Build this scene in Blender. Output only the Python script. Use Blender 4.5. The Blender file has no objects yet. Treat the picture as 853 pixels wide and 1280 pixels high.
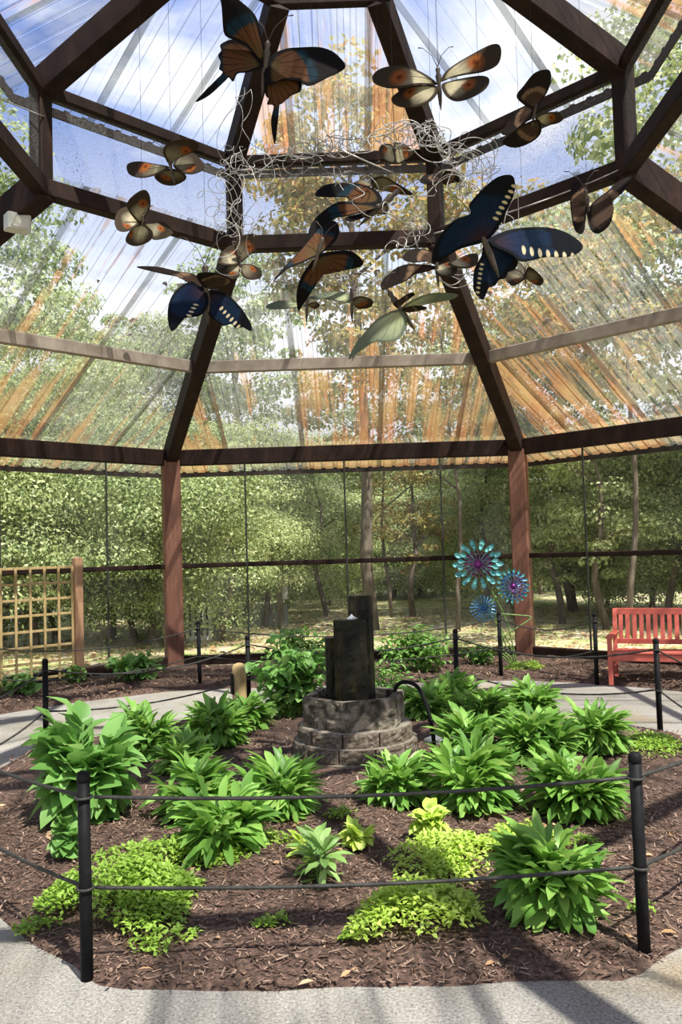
import bpy, math, random
import numpy as np
from mathutils import Vector, Matrix
PI = math.pi
scene = bpy.context.scene
COL = scene.collection

# ------------------------------------------------------------ camera
CAM_LOC = Vector((0.0325, -6.6914, 1.72))
PITCH, ROLL, YAW = 0.0492, -0.0308, -0.0076
cp, sp, cy_, sy_ = math.cos(PITCH), math.sin(PITCH), math.cos(YAW), math.sin(YAW)
fwd = Vector((sy_*cp, cy_*cp, sp)); r0 = Vector((cy_, -sy_, 0)); u0 = r0.cross(fwd)
rt = math.cos(ROLL)*r0 + math.sin(ROLL)*u0
up = -math.sin(ROLL)*r0 + math.cos(ROLL)*u0
cam_d = bpy.data.cameras.new('camera')
cam_d.sensor_fit = 'VERTICAL'; cam_d.sensor_height = 24.0; cam_d.sensor_width = 24.0
cam_d.lens = 1055.87/1280*24.0
cam_d.clip_start = 0.05; cam_d.clip_end = 500
cam = bpy.data.objects.new('camera', cam_d); COL.objects.link(cam)
M = Matrix((rt, up, -fwd)).transposed().to_4x4(); M.translation = CAM_LOC
cam.matrix_world = M
scene.camera = cam

# ------------------------------------------------------------ sky, sun, exposure
world = bpy.data.worlds.new('sky'); scene.world = world; world.use_nodes = True
nt = world.node_tree; nt.nodes.clear()
def N(tree, typ, **kw):
    n = tree.nodes.new(typ)
    for k, v in kw.items():
        if hasattr(n, k): setattr(n, k, v)
    return n
tc = N(nt, 'ShaderNodeTexCoord')
mp = N(nt, 'ShaderNodeMapping'); mp.inputs['Scale'].default_value = (1.0, 1.0, 1.9); mp.inputs['Location'].default_value = (0.55, 0.2, 0.35)
nt.links.new(tc.outputs['Generated'], mp.inputs['Vector'])
nz = N(nt, 'ShaderNodeTexNoise'); nz.inputs['Scale'].default_value = 2.6; nz.inputs['Detail'].default_value = 9; nz.inputs['Roughness'].default_value = .55
nz.inputs['Distortion'].default_value = .35
nt.links.new(mp.outputs[0], nz.inputs['Vector'])
cr = N(nt, 'ShaderNodeValToRGB'); cr.color_ramp.elements[0].position = .45; cr.color_ramp.elements[1].position = .63
nt.links.new(nz.outputs['Fac'], cr.inputs[0])
sepd = N(nt, 'ShaderNodeSeparateXYZ'); nt.links.new(tc.outputs['Generated'], sepd.inputs[0])
gr = N(nt, 'ShaderNodeValToRGB')
gr.color_ramp.elements[0].position = 0.0; gr.color_ramp.elements[0].color = (.55, .68, .86, 1)
gr.color_ramp.elements[1].position = .75; gr.color_ramp.elements[1].color = (.045, .14, .60, 1)
e = gr.color_ramp.elements.new(.34); e.color = (.16, .33, .80, 1)
nt.links.new(sepd.outputs[2], gr.inputs[0])
low = N(nt, 'ShaderNodeMapRange'); low.inputs[1].default_value = .27; low.inputs[2].default_value = .50; low.inputs[3].default_value = .95; low.inputs[4].default_value = 0
nt.links.new(sepd.outputs[2], low.inputs[0])
mxm = N(nt, 'ShaderNodeMath', operation='MAXIMUM'); nt.links.new(cr.outputs[0], mxm.inputs[0]); nt.links.new(low.outputs[0], mxm.inputs[1])
mx = N(nt, 'ShaderNodeMixRGB'); nt.links.new(mxm.outputs[0], mx.inputs[0]); nt.links.new(gr.outputs[0], mx.inputs[1]); mx.inputs[2].default_value = (1.02, 1.03, 1.08, 1)
bg = N(nt, 'ShaderNodeBackground'); bg.inputs[1].default_value = 1.25
nt.links.new(mx.outputs[0], bg.inputs[0])
wo = N(nt, 'ShaderNodeOutputWorld'); nt.links.new(bg.outputs[0], wo.inputs[0])

SUN_EL = math.radians(60)
sdir = Vector((-.58*math.cos(SUN_EL), .81*math.cos(SUN_EL), -math.sin(SUN_EL))).normalized()
sl = bpy.data.lights.new('sun', 'SUN'); sl.energy = 10.0; sl.angle = math.radians(.6); sl.color = (1, .95, .86)
so = bpy.data.objects.new('sun', sl); COL.objects.link(so); so.location = (6, -8, 18)
so.rotation_euler = sdir.to_track_quat('-Z', 'Y').to_euler()

scene.view_settings.view_transform = 'Standard'; scene.view_settings.look = 'None'
scene.view_settings.exposure = 0.0; scene.view_settings.gamma = 1.0; scene.view_settings.use_curve_mapping = False
scene.cycles.use_denoising = True
scene.cycles.transparent_max_bounces = 24
scene.cycles.max_bounces = 8; scene.cycles.diffuse_bounces = 3; scene.cycles.glossy_bounces = 2; scene.cycles.transmission_bounces = 3
scene.cycles.sample_clamp_indirect = 4.0
scene.cycles.caustics_reflective = False; scene.cycles.caustics_refractive = False

# ------------------------------------------------------------ helpers
rng = np.random.default_rng(7)
random.seed(7)
class MB:
    """collects faces and links them as one mesh object"""
    def __init__(s): s.v = []; s.f = []; s.uv = {}
    def add(s, vs, fs):
        b = len(s.v); s.v.extend([tuple(v) for v in vs]); s.f.extend([tuple(i+b for i in f) for f in fs])
    def build(s, name, mat, parent=None, smooth=False, loc=None):
        me = bpy.data.meshes.new(name); me.from_pydata(s.v, [], s.f); me.update()
        return link(name, me, mat, parent, smooth, loc)
def link(name, me, mat, parent=None, smooth=False, loc=None):
    if mat: me.materials.append(mat)
    if smooth: me.polygons.foreach_set('use_smooth', [True]*len(me.polygons))
    o = bpy.data.objects.new(name, me); COL.objects.link(o)
    if parent: o.parent = parent
    if loc: o.location = loc
    return o
def empty(name, loc=(0, 0, 0), rz=0, label=None, cat=None, group=None, kind=None):
    o = bpy.data.objects.new(name, None); COL.objects.link(o); o.location = loc; o.rotation_euler = (0, 0, rz)
    o.empty_display_size = .1
    return tag(o, label, cat, group, kind)
def tag(o, label=None, cat=None, group=None, kind=None):
    if label: o['label'] = label
    if cat: o['category'] = cat
    if group: o['group'] = group
    if kind: o['kind'] = kind
    return o
def copy_tree(o, parent=None):
    c = o.copy(); COL.objects.link(c)
    if parent: c.parent = parent
    for ch in list(o.children): copy_tree(ch, c)
    return c
def beam(mb, p0, p1, w, h, upv=(0, 0, 1), ch=.012):
    """timber from p0 to p1: w across, h deep along upv, chamfered edges"""
    p0, p1 = Vector(p0), Vector(p1); d = (p1-p0).normalized(); s = d.cross(Vector(upv))
    if s.length < 1e-4: s = d.cross(Vector((0, 1, 0)))
    s.normalize(); u = s.cross(d).normalized(); a, b = w/2, h/2; c = min(ch, a*.5, b*.5)
    prof = [(a-c, -b), (a, -b+c), (a, b-c), (a-c, b), (-a+c, b), (-a, b-c), (-a, -b+c), (-a+c, -b)]
    vs = [p0+s*x+u*y for x, y in prof]+[p1+s*x+u*y for x, y in prof]
    fs = [(i, (i+1) % 8, 8+(i+1) % 8, 8+i) for i in range(8)]+[tuple(range(7, -1, -1)), tuple(range(8, 16))]
    mb.add(vs, fs)
def box(mb, c, sx, sy, sz, rz=0, ch=.006):
    c = Vector(c); beam(mb, c-Vector((0, 0, sz/2)), c+Vector((0, 0, sz/2)), sy, sx, (math.cos(rz), math.sin(rz), 0), ch)
def tube(mb, pts, r, n=8, cap=True):
    pts = [Vector(p) for p in pts]; m = len(pts)
    rs = r if isinstance(r, (list, tuple)) else [r]*m
    vs = []; nrm = None
    for i, p in enumerate(pts):
        t = (pts[min(i+1, m-1)]-pts[max(i-1, 0)]).normalized()
        if nrm is None:
            nrm = t.cross(Vector((0, 0, 1)))
            if nrm.length < .05: nrm = t.cross(Vector((1, 0, 0)))
        nrm = (nrm-t*nrm.dot(t)).normalized(); b = t.cross(nrm)
        vs += [p+(nrm*math.cos(2*PI*k/n)+b*math.sin(2*PI*k/n))*rs[i] for k in range(n)]
    fs = [(i*n+k, i*n+(k+1) % n, (i+1)*n+(k+1) % n, (i+1)*n+k) for i in range(m-1) for k in range(n)]
    if cap: fs += [tuple(range(n-1, -1, -1)), tuple(range((m-1)*n, m*n))]
    mb.add(vs, fs)
def lathe(mb, prof, c, n=24):
    """prof: (r, z) pairs from bottom to top"""
    c = Vector(c); m = len(prof)
    vs = [c+Vector((r*math.cos(2*PI*k/n), r*math.sin(2*PI*k/n), z)) for r, z in prof for k in range(n)]
    fs = [(i*n+k, i*n+(k+1) % n, (i+1)*n+(k+1) % n, (i+1)*n+k) for i in range(m-1) for k in range(n)]
    fs += [tuple(range(n-1, -1, -1)), tuple(range((m-1)*n, m*n))]
    mb.add(vs, fs)
def fast_mesh(name, V, F):
    """V (n,3), F (m,4) -> mesh"""
    me = bpy.data.meshes.new(name); me.vertices.add(len(V)); me.vertices.foreach_set('co', np.asarray(V, np.float32).ravel())
    me.loops.add(F.size); me.loops.foreach_set('vertex_index', F.ravel().astype(np.int32))
    me.polygons.add(len(F)); k = F.shape[1]
    me.polygons.foreach_set('loop_start', np.arange(0, F.size, k, dtype=np.int32)); me.polygons.foreach_set('loop_total', np.full(len(F), k, np.int32))
    me.update(calc_edges=True); return me

# ------------------------------------------------------------ materials
def newmat(name):
    m = bpy.data.materials.new(name); m.use_nodes = True; t = m.node_tree; t.nodes.clear()
    o = N(t, 'ShaderNodeOutputMaterial'); return m, t, o
def ramp(t, stops, src=None):
    r = N(t, 'ShaderNodeValToRGB'); els = r.color_ramp.elements
    while len(els) > 1: els.remove(els[-1])
    els[0].position = stops[0][0]; els[0].color = (*stops[0][1], 1)
    for p, c in stops[1:]: e = els.new(p); e.color = (*c, 1)
    if src is not None: t.links.new(src, r.inputs[0])
    return r
def noise(t, scale, detail=4, vec=None, rough=.55, dist=0, map_scale=None, coord='Object'):
    c = N(t, 'ShaderNodeTexCoord'); src = c.outputs[coord] if vec is None else vec
    if map_scale:
        m = N(t, 'ShaderNodeMapping'); m.inputs['Scale'].default_value = map_scale; t.links.new(src, m.inputs[0]); src = m.outputs[0]
    n = N(t, 'ShaderNodeTexNoise'); n.inputs['Scale'].default_value = scale; n.inputs['Detail'].default_value = detail
    n.inputs['Roughness'].default_value = rough; n.inputs['Distortion'].default_value = dist
    t.links.new(src, n.inputs['Vector']); return n
def bump(t, src, strength, dist=.01):
    b = N(t, 'ShaderNodeBump'); b.inputs['Strength'].default_value = strength; b.inputs['Distance'].default_value = dist
    t.links.new(src, b.inputs['Height']); return b
def pbr(name, stops, scale=5, detail=5, rough=.6, bmp=.3, bdist=.01, metal=0, map_scale=None, spec=.5, coord='Object', dist=0):
    m, t, o = newmat(name); p = N(t, 'ShaderNodeBsdfPrincipled')
    n = noise(t, scale, detail, map_scale=map_scale, coord=coord, dist=dist)
    r = ramp(t, stops, n.outputs['Fac']); t.links.new(r.outputs[0], p.inputs['Base Color'])
    p.inputs['Roughness'].default_value = rough; p.inputs['Metallic'].default_value = metal; p.inputs['Specular IOR Level'].default_value = spec
    if bmp:
        b = bump(t, n.outputs['Fac'], bmp, bdist); t.links.new(b.outputs[0], p.inputs['Normal'])
    t.links.new(p.outputs[0], o.inputs[0]); return m
def leafmat(name, cols, transl=.35, rough=.45, spec=.4):
    m, t, o = newmat(name)
    g = N(t, 'ShaderNodeNewGeometry')
    st = [(i/(max(1, len(cols)-1)), c) for i, c in enumerate(cols)]
    r = ramp(t, st, g.outputs['Random Per Island'])
    p = N(t, 'ShaderNodeBsdfPrincipled'); t.links.new(r.outputs[0], p.inputs['Base Color']); p.inputs['Roughness'].default_value = rough; p.inputs['Specular IOR Level'].default_value = spec
    tr = N(t, 'ShaderNodeBsdfTranslucent'); hs = N(t, 'ShaderNodeHueSaturation'); hs.inputs['Value'].default_value = 1.5; hs.inputs['Hue'].default_value = .485
    t.links.new(r.outputs[0], hs.inputs['Color']); t.links.new(hs.outputs[0], tr.inputs[0])
    x = N(t, 'ShaderNodeMixShader'); x.inputs[0].default_value = transl; t.links.new(p.outputs[0], x.inputs[1]); t.links.new(tr.outputs[0], x.inputs[2])
    t.links.new(x.outputs[0], o.inputs[0]); return m

M_TIMBER = pbr('stained_timber', [(.3, (.012, .007, .0055)), (.55, (.023, .012, .009)), (.75, (.040, .020, .014))], 3, 8, .7, .25, .004, map_scale=(2, 2, 1), spec=.15)
M_POST = pbr('post_timber', [(.3, (.11, .046, .028)), (.55, (.17, .070, .042)), (.8, (.24, .11, .07))], 3, 8, .65, .25, .004, map_scale=(6, 6, 1))
M_GREYTIMBER = pbr('weathered_purlin', [(.3, (.18, .14, .11)), (.7, (.36, .30, .25))], 4, 8, .7, .25, .004)
M_BLACK = pbr('black_steel', [(.3, (.006, .006, .007)), (.8, (.014, .014, .015))], 20, 3, .6, .1, .002, spec=.1)
M_ROPE = pbr('dark_rope', [(.3, (.010, .011, .009)), (.7, (.035, .034, .028))], 60, 3, .7, .8, .004)
M_BATTEN = pbr('dark_seam', [(.3, (.012, .016, .012)), (.7, (.03, .034, .026))], 9, 3, .6, .1)
M_CONCRETE = None
def concrete():
    m, t, o = newmat('exposed_aggregate_concrete'); p = N(t, 'ShaderNodeBsdfPrincipled')
    n1 = noise(t, 75, 4, rough=.85); n2 = noise(t, 1.1, 6, dist=.5); n3 = noise(t, .8, 3)
    r1 = ramp(t, [(.36, (.10, .092, .078)), (.47, (.27, .255, .225)), (.58, (.37, .355, .32)), (.68, (.56, .54, .50))], n1.outputs['Fac'])
    r2 = ramp(t, [(.35, (.72, .70, .66)), (.6, (1, 1, 1))], n2.outputs['Fac'])
    r3 = ramp(t, [(.56, (1, 1, 1)), (.72, (1.0, .80, .55))], n3.outputs['Fac'])
    a = N(t, 'ShaderNodeMixRGB', blend_type='MULTIPLY'); a.inputs[0].default_value = 1; t.links.new(r1.outputs[0], a.inputs[1]); t.links.new(r2.outputs[0], a.inputs[2])
    b = N(t, 'ShaderNodeMixRGB', blend_type='MULTIPLY'); b.inputs[0].default_value = .8; t.links.new(a.outputs[0], b.inputs[1]); t.links.new(r3.outputs[0], b.inputs[2])
    t.links.new(b.outputs[0], p.inputs['Base Color']); p.inputs['Roughness'].default_value = .85
    bb = bump(t, n1.outputs['Fac'], .6, .006); t.links.new(bb.outputs[0], p.inputs['Normal'])
    t.links.new(p.outputs[0], o.inputs[0]); return m
M_CONCRETE = concrete()
M_MULCH = pbr('mulch_soil', [(.3, (.022, .013, .009)), (.5, (.075, .043, .030)), (.7, (.17, .10, .072))], 38, 8, .9, 1.0, .02)
M_LAWN = pbr('leaf_littered_grass', [(.30, (.13, .19, .05)), (.44, (.34, .37, .14)), (.52, (.48, .41, .26)), (.66, (.66, .56, .42))], 1.6, 12, .95, .6, .03, dist=.8)
def screenmat(name, clear, col, gloss=.05, smudge=0):
    m, t, o = newmat(name)
    tr = N(t, 'ShaderNodeBsdfTransparent'); tr.inputs[0].default_value = (*clear, 1)
    df = N(t, 'ShaderNodeBsdfDiffuse'); df.inputs[0].default_value = (*col, 1)
    gl = N(t, 'ShaderNodeBsdfGlossy'); gl.inputs['Roughness'].default_value = .08
    x = N(t, 'ShaderNodeMixShader'); n = noise(t, .9, 4)
    r = ramp(t, [(.45, (smudge*.25,)*3), (.75, (smudge,)*3)], n.outputs['Fac'])
    t.links.new(r.outputs[0], x.inputs[0]); t.links.new(tr.outputs[0], x.inputs[1]); t.links.new(df.outputs[0], x.inputs[2])
    y = N(t, 'ShaderNodeMixShader'); fr = N(t, 'ShaderNodeFresnel'); fr.inputs[0].default_value = 1.3
    mm = N(t, 'ShaderNodeMath', operation='MULTIPLY'); mm.inputs[1].default_value = gloss*5; t.links.new(fr.outputs[0], mm.inputs[0]); t.links.new(mm.outputs[0], y.inputs[0])
    t.links.new(x.outputs[0], y.inputs[1]); t.links.new(gl.outputs[0], y.inputs[2]); t.links.new(y.outputs[0], o.inputs[0]); return m
M_SCREEN = screenmat('fine_insect_screen', (.93, .94, .93), (.42, .43, .38), .03, .13)
def meshmat():
    m, t, o = newmat('fine_netting'); c = N(t, 'ShaderNodeTexCoord')
    v = N(t, 'ShaderNodeTexVoronoi', feature='DISTANCE_TO_EDGE'); v.inputs['Scale'].default_value = 85; t.links.new(c.outputs['Object'], v.inputs['Vector'])
    g = N(t, 'ShaderNodeMath', operation='LESS_THAN'); g.inputs[1].default_value = .045; t.links.new(v.outputs['Distance'], g.inputs[0])
    tr = N(t, 'ShaderNodeBsdfTransparent'); tr.inputs[0].default_value = (.93, .93, .93, 1)
    df = N(t, 'ShaderNodeBsdfDiffuse'); df.inputs[0].default_value = (.25, .25, .25, 1)
    x = N(t, 'ShaderNodeMixShader'); t.links.new(g.outputs[0], x.inputs[0]); t.links.new(tr.outputs[0], x.inputs[1]); t.links.new(df.outputs[0], x.inputs[2])
    t.links.new(x.outputs[0], o.inputs[0]); return m
M_NET = meshmat()
def sheetmat(name, rust, haze):
    """clear ribbed plastic sheet with rusty algae streaks that run down the slope and grey dirt"""
    m, t, o = newmat(name)
    uv = N(t, 'ShaderNodeUVMap'); uv.uv_map = 'UVMap'
    oi = N(t, 'ShaderNodeObjectInfo')
    add = N(t, 'ShaderNodeVectorMath', operation='ADD'); cmb = N(t, 'ShaderNodeCombineXYZ')
    ml = N(t, 'ShaderNodeMath', operation='MULTIPLY'); ml.inputs[1].default_value = 37; t.links.new(oi.outputs['Random'], ml.inputs[0]); t.links.new(ml.outputs[0], cmb.inputs[2])
    t.links.new(uv.outputs[0], add.inputs[0]); t.links.new(cmb.outputs[0], add.inputs[1])
    n1 = noise(t, 1, 7, vec=add.outputs[0], map_scale=(7, .4, 1), rough=.68)
    n2 = noise(t, 1, 5, vec=add.outputs[0], map_scale=(1.6, .9, 1))
    n3 = noise(t, 1, 4, vec=add.outputs[0], map_scale=(30, 3, 1), rough=.7)
    sx = N(t, 'ShaderNodeSeparateXYZ'); t.links.new(uv.outputs[0], sx.inputs[0])
    # v = 0 at the low edge, 1 at the high edge: dirt gathers low down
    lowg = N(t, 'ShaderNodeMapRange'); lowg.inputs[1].default_value = 0; lowg.inputs[2].default_value = 4.6; lowg.inputs[3].default_value = .05; lowg.inputs[4].default_value = -.12
    t.links.new(sx.outputs[1], lowg.inputs[0])
    s1 = N(t, 'ShaderNodeMath', operation='ADD'); t.links.new(n1.outputs['Fac'], s1.inputs[0]); t.links.new(lowg.outputs[0], s1.inputs[1])
    s2 = N(t, 'ShaderNodeMath', operation='MULTIPLY_ADD'); s2.inputs[1].default_value = .45; s2.inputs[2].default_value = -.225+rust
    t.links.new(n2.outputs['Fac'], s2.inputs[0])
    s3 = N(t, 'ShaderNodeMath', operation='ADD'); t.links.new(s1.outputs[0], s3.inputs[0]); t.links.new(s2.outputs[0], s3.inputs[1])
    rr = ramp(t, [(.50, (0, 0, 0)), (.57, (.42, .42, .42)), (.72, (.74, .74, .74))], s3.outputs[0])
    hz = ramp(t, [(.35, (haze*.15,)*3), (.70, (haze,)*3)], n3.outputs['Fac'])
    tr = N(t, 'ShaderNodeBsdfTransparent'); tr.inputs[0].default_value = (.93, .95, .95, 1)
    rc = ramp(t, [(.4, (.66, .24, .09)), (.6, (.60, .34, .13))], n2.outputs['Fac'])
    def film(colsock, colval):
        d = N(t, 'ShaderNodeBsdfDiffuse'); l = N(t, 'ShaderNodeBsdfTranslucent'); mxx = N(t, 'ShaderNodeMixShader'); mxx.inputs[0].default_value = .7
        for q in (d, l):
            if colsock: t.links.new(colsock, q.inputs[0])
            else: q.inputs[0].default_value = (*colval, 1)
        t.links.new(d.outputs[0], mxx.inputs[1]); t.links.new(l.outputs[0], mxx.inputs[2]); return mxx
    fh = film(None, (.72, .72, .68)); fr_ = film(rc.outputs[0], None)
    x1 = N(t, 'ShaderNodeMixShader'); t.links.new(hz.outputs[0], x1.inputs[0]); t.links.new(tr.outputs[0], x1.inputs[1]); t.links.new(fh.outputs[0], x1.inputs[2])
    x2 = N(t, 'ShaderNodeMixShader'); t.links.new(rr.outputs[0], x2.inputs[0]); t.links.new(x1.outputs[0], x2.inputs[1]); t.links.new(fr_.outputs[0], x2.inputs[2])
    fm = N(t, 'ShaderNodeMath', operation='FLOORED_MODULO'); fm.inputs[1].default_value = PITCH_RIB; t.links.new(sx.outputs[0], fm.inputs[0])
    g1 = N(t, 'ShaderNodeMath', operation='COMPARE'); g1.inputs[1].default_value = PITCH_RIB*.585; g1.inputs[2].default_value = .004; t.links.new(fm.outputs[0], g1.inputs[0])
    g2 = N(t, 'ShaderNodeMath', operation='MULTIPLY'); g2.inputs[1].default_value = .38; t.links.new(g1.outputs[0], g2.inputs[0])
    gd = N(t, 'ShaderNodeBsdfDiffuse'); gd.inputs[0].default_value = (.10, .09, .075, 1)  # dark rib line: grime, plus the steep flank's edge-on darkening put into colour
    x25 = N(t, 'ShaderNodeMixShader'); t.links.new(g2.outputs[0], x25.inputs[0]); t.links.new(x2.outputs[0], x25.inputs[1]); t.links.new(gd.outputs[0], x25.inputs[2]); x2 = x25
    # thicker looking plastic on the rib flanks
    gl = N(t, 'ShaderNodeBsdfGlossy'); gl.inputs['Roughness'].default_value = .15; gl.inputs[0].default_value = (.7, .7, .7, 1)
    fq = N(t, 'ShaderNodeFresnel'); fq.inputs[0].default_value = 1.25
    fz_ = N(t, 'ShaderNodeMath', operation='MULTIPLY'); fz_.inputs[1].default_value = .3; t.links.new(fq.outputs[0], fz_.inputs[0])
    x3 = N(t, 'ShaderNodeMixShader'); t.links.new(fz_.outputs[0], x3.inputs[0]); t.links.new(x2.outputs[0], x3.inputs[1]); t.links.new(gl.outputs[0], x3.inputs[2])
    t.links.new(x3.outputs[0], o.inputs[0]); return m
PITCH_RIB = .195
M_SHEET = {'clear': sheetmat('clear_ribbed_sheet', -.25, .04), 'mid': sheetmat('hazy_ribbed_sheet', -.05, .34), 'rust': sheetmat('rust_streaked_sheet', .06, .16)}
M_LAP = screenmat('grimy_sheet_lap', (.75, .75, .72), (.22, .20, .17), .02, .75)
M_RIBLINE = pbr('rib_dark_line', [(.3, (.05, .045, .035)), (.7, (.12, .11, .09))], 12, 4, .8, .1)

# ============================================================ the setting
AP, ZE = 6.6558, 3.334          # eave apothem and beam height
AD, ZD0, ZD1 = 2.7785, 5.295, 6.245
AR, ZR = 1.1701, 7.04
def vtx(k, a, z):
    """corner k of an octagon with apothem a"""
    R = a/math.cos(PI/8); th = PI/2-PI/8+k*PI/4
    return Vector((R*math.cos(th), R*math.sin(th), z))
def slope_pt(k, u, a, z):
    """point on side k (0 = back): u along the side, a outwards"""
    th = PI/2+k*PI/4
    return Vector((a*math.cos(th)-u*math.sin(th), a*math.sin(th)+u*math.cos(th), z))
# ground outside
def ground(x, y): return .02*math.sin(x*.5)*math.cos(y*.4)
mb = MB(); n = 40
for i in range(n+1):
    for j in range(n+1): mb.v.append((-60+120*i/n, -30+120*j/n, -.05))
mb.f = [(i*(n+1)+j, (i+1)*(n+1)+j, (i+1)*(n+1)+j+1, i*(n+1)+j+1) for i in range(n) for j in range(n)]
tag(mb.build('lawn', M_LAWN), kind='structure')
# concrete path slab filling the pavilion floor
mb = MB(); top = [vtx(k, 6.9, .0) for k in range(8)]; bot = [vtx(k, 6.9, -.12) for k in range(8)]
mb.add(top+bot+[Vector((0, 0, 0))], [(k, (k+1) % 8, 16) for k in range(8)]+[(8+k, 8+(k+1) % 8, (k+1) % 8, k) for k in range(8)])
tag(mb.build('path', M_CONCRETE), kind='structure')
# concrete apron before the entrance
mb = MB(); box(mb, (0, -9.4, -.07), 7, 5.0, .14)
tag(mb.build('path', M_CONCRETE), kind='structure')

def oct_r(th, a):
    q = (th-PI/2+PI/8) % (PI/4)-PI/8
    return a/math.cos(q)
from mathutils import noise as mn
def bed_h(x, y):
    return .035*(mn.noise(Vector((x*2.2, y*2.2, 3)))+.5*mn.noise(Vector((x*7, y*7, 1))))
def inner_edge(th):
    SA = [2.9, 2.95, 3.0, 3.02, 3.27, 3.1, 3.0, 2.86]      # side apothems: back, then anticlockwise
    return min(SA[k]/max(.2, math.cos(th-PI/2-k*PI/4)) for k in range(8))+.05*mn.noise(Vector((math.cos(th)*6, math.sin(th)*6, 0)))+.025*mn.noise(Vector((math.cos(th)*22, math.sin(th)*22, 5)))
mb = MB(); NT, NR = 200, 46
for j in range(NR+1):
    t = j/NR
    for i in range(NT):
        th = 2*PI*i/NT; r = inner_edge(th)*t; x, y = r*math.cos(th), r*math.sin(th)
        z = -.01 if j == NR else (.075*(1-t**5)+bed_h(x, y)*(1-t**8)+.012)
        mb.v.append((x, y, z))
mb.f = [(j*NT+i, (j+1)*NT+i, (j+1)*NT+(i+1) % NT, j*NT+(i+1) % NT) for j in range(NR) for i in range(NT)]
tag(mb.build('mulch_bed', M_MULCH, smooth=True), kind='structure')
def inner_z(x, y):
    th = math.atan2(y, x); t = min(1, math.hypot(x, y)/inner_edge(th)); return .075*(1-t**5)+bed_h(x, y)*(1-t**8)+.012
def outer_edge(th):
    # the path's outer rim: close behind, wider towards the sides
    d = math.degrees(th) % 360
    d = abs(((d-90+180) % 360)-180)
    base = 4.42/math.cos(math.radians(min(d, 26))) if d < 26 else 4.92+(d-26)*.004
    return base+.04*mn.noise(Vector((math.cos(th)*9, math.sin(th)*9, 2)))
mb = MB(); NT, NR = 220, 22; a0, a1 = math.radians(-12), math.radians(192)
for j in range(NR+1):
    t = j/NR
    for i in range(NT+1):
        th = a0+(a1-a0)*i/NT; ri = outer_edge(th); ro = oct_r(th, 6.56); r = ri+(ro-ri)*t
        x, y = r*math.cos(th), r*math.sin(th)
        z = -.01 if j == 0 or i in (0, NT) else .035+.03*min(1, t*4)+bed_h(x, y)
        mb.v.append((x, y, z))
mb.f = [(j*(NT+1)+i, (j+1)*(NT+1)+i, (j+1)*(NT+1)+i+1, j*(NT+1)+i+1) for j in range(NR) for i in range(NT)]
tag(mb.build('mulch_bed', M_MULCH, smooth=True), kind='structure')

# walls: each side of the octagon with its left post, rail, sill, screen and dark seams
SIDES = ['back', 'back_left', 'left', 'front_left', 'front', 'front_right', 'right', 'back_right']
for k, nm in enumerate(SIDES):
    w = empty('wall_'+nm, kind='structure')
    v0, v1 = vtx(k, AP, 0), vtx(k+1, AP, 0)         # v0 right end, v1 left end seen from inside
    d = (v1-v0).normalized(); L = (v1-v0).length; nrm = Vector((-math.sin(k*PI/4), math.cos(k*PI/4), 0))
    th = PI/2-PI/8+(k+1)*PI/4
    m = MB(); beam(m, v1+Vector((0, 0, -.1)), v1+Vector((0, 0, ZE-.06)), .27, .26, (math.cos(th), math.sin(th), 0), .02); m.build('post', M_POST, w)
    if nm == 'front': continue                      # the open entrance
    a, b = v0+d*.13, v1-d*.13
    Z = lambda p, z: Vector((p.x, p.y, z))
    m = MB(); beam(m, Z(a, 1.60), Z(b, 1.60), .09, .075); m.build('rail', M_TIMBER, w)
    m = MB(); beam(m, Z(a, .12), Z(b, .12), .12, .14); m.build('sill', M_TIMBER, w)
    for z0, z1 in ((.19, 1.56), (1.64, 3.2)):
        m = MB(); m.add([Z(a, z0), Z(b, z0), Z(b, z1), Z(a, z1)], [(0, 1, 2, 3)]); m.build('screen', M_SCREEN, w)
    fr = (.225, .5, .785) if nm == 'back' else ((.21, .5, .79) if nm != 'back_right' else (.25, .5, .79))
    for f in fr:
        p = v0+d*L*f-nrm*.045
        m = MB(); beam(m, Z(p, .1), Z(p, 3.25), .028, .02, nrm, .004); m.build('seam', M_BATTEN, w)

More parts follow.
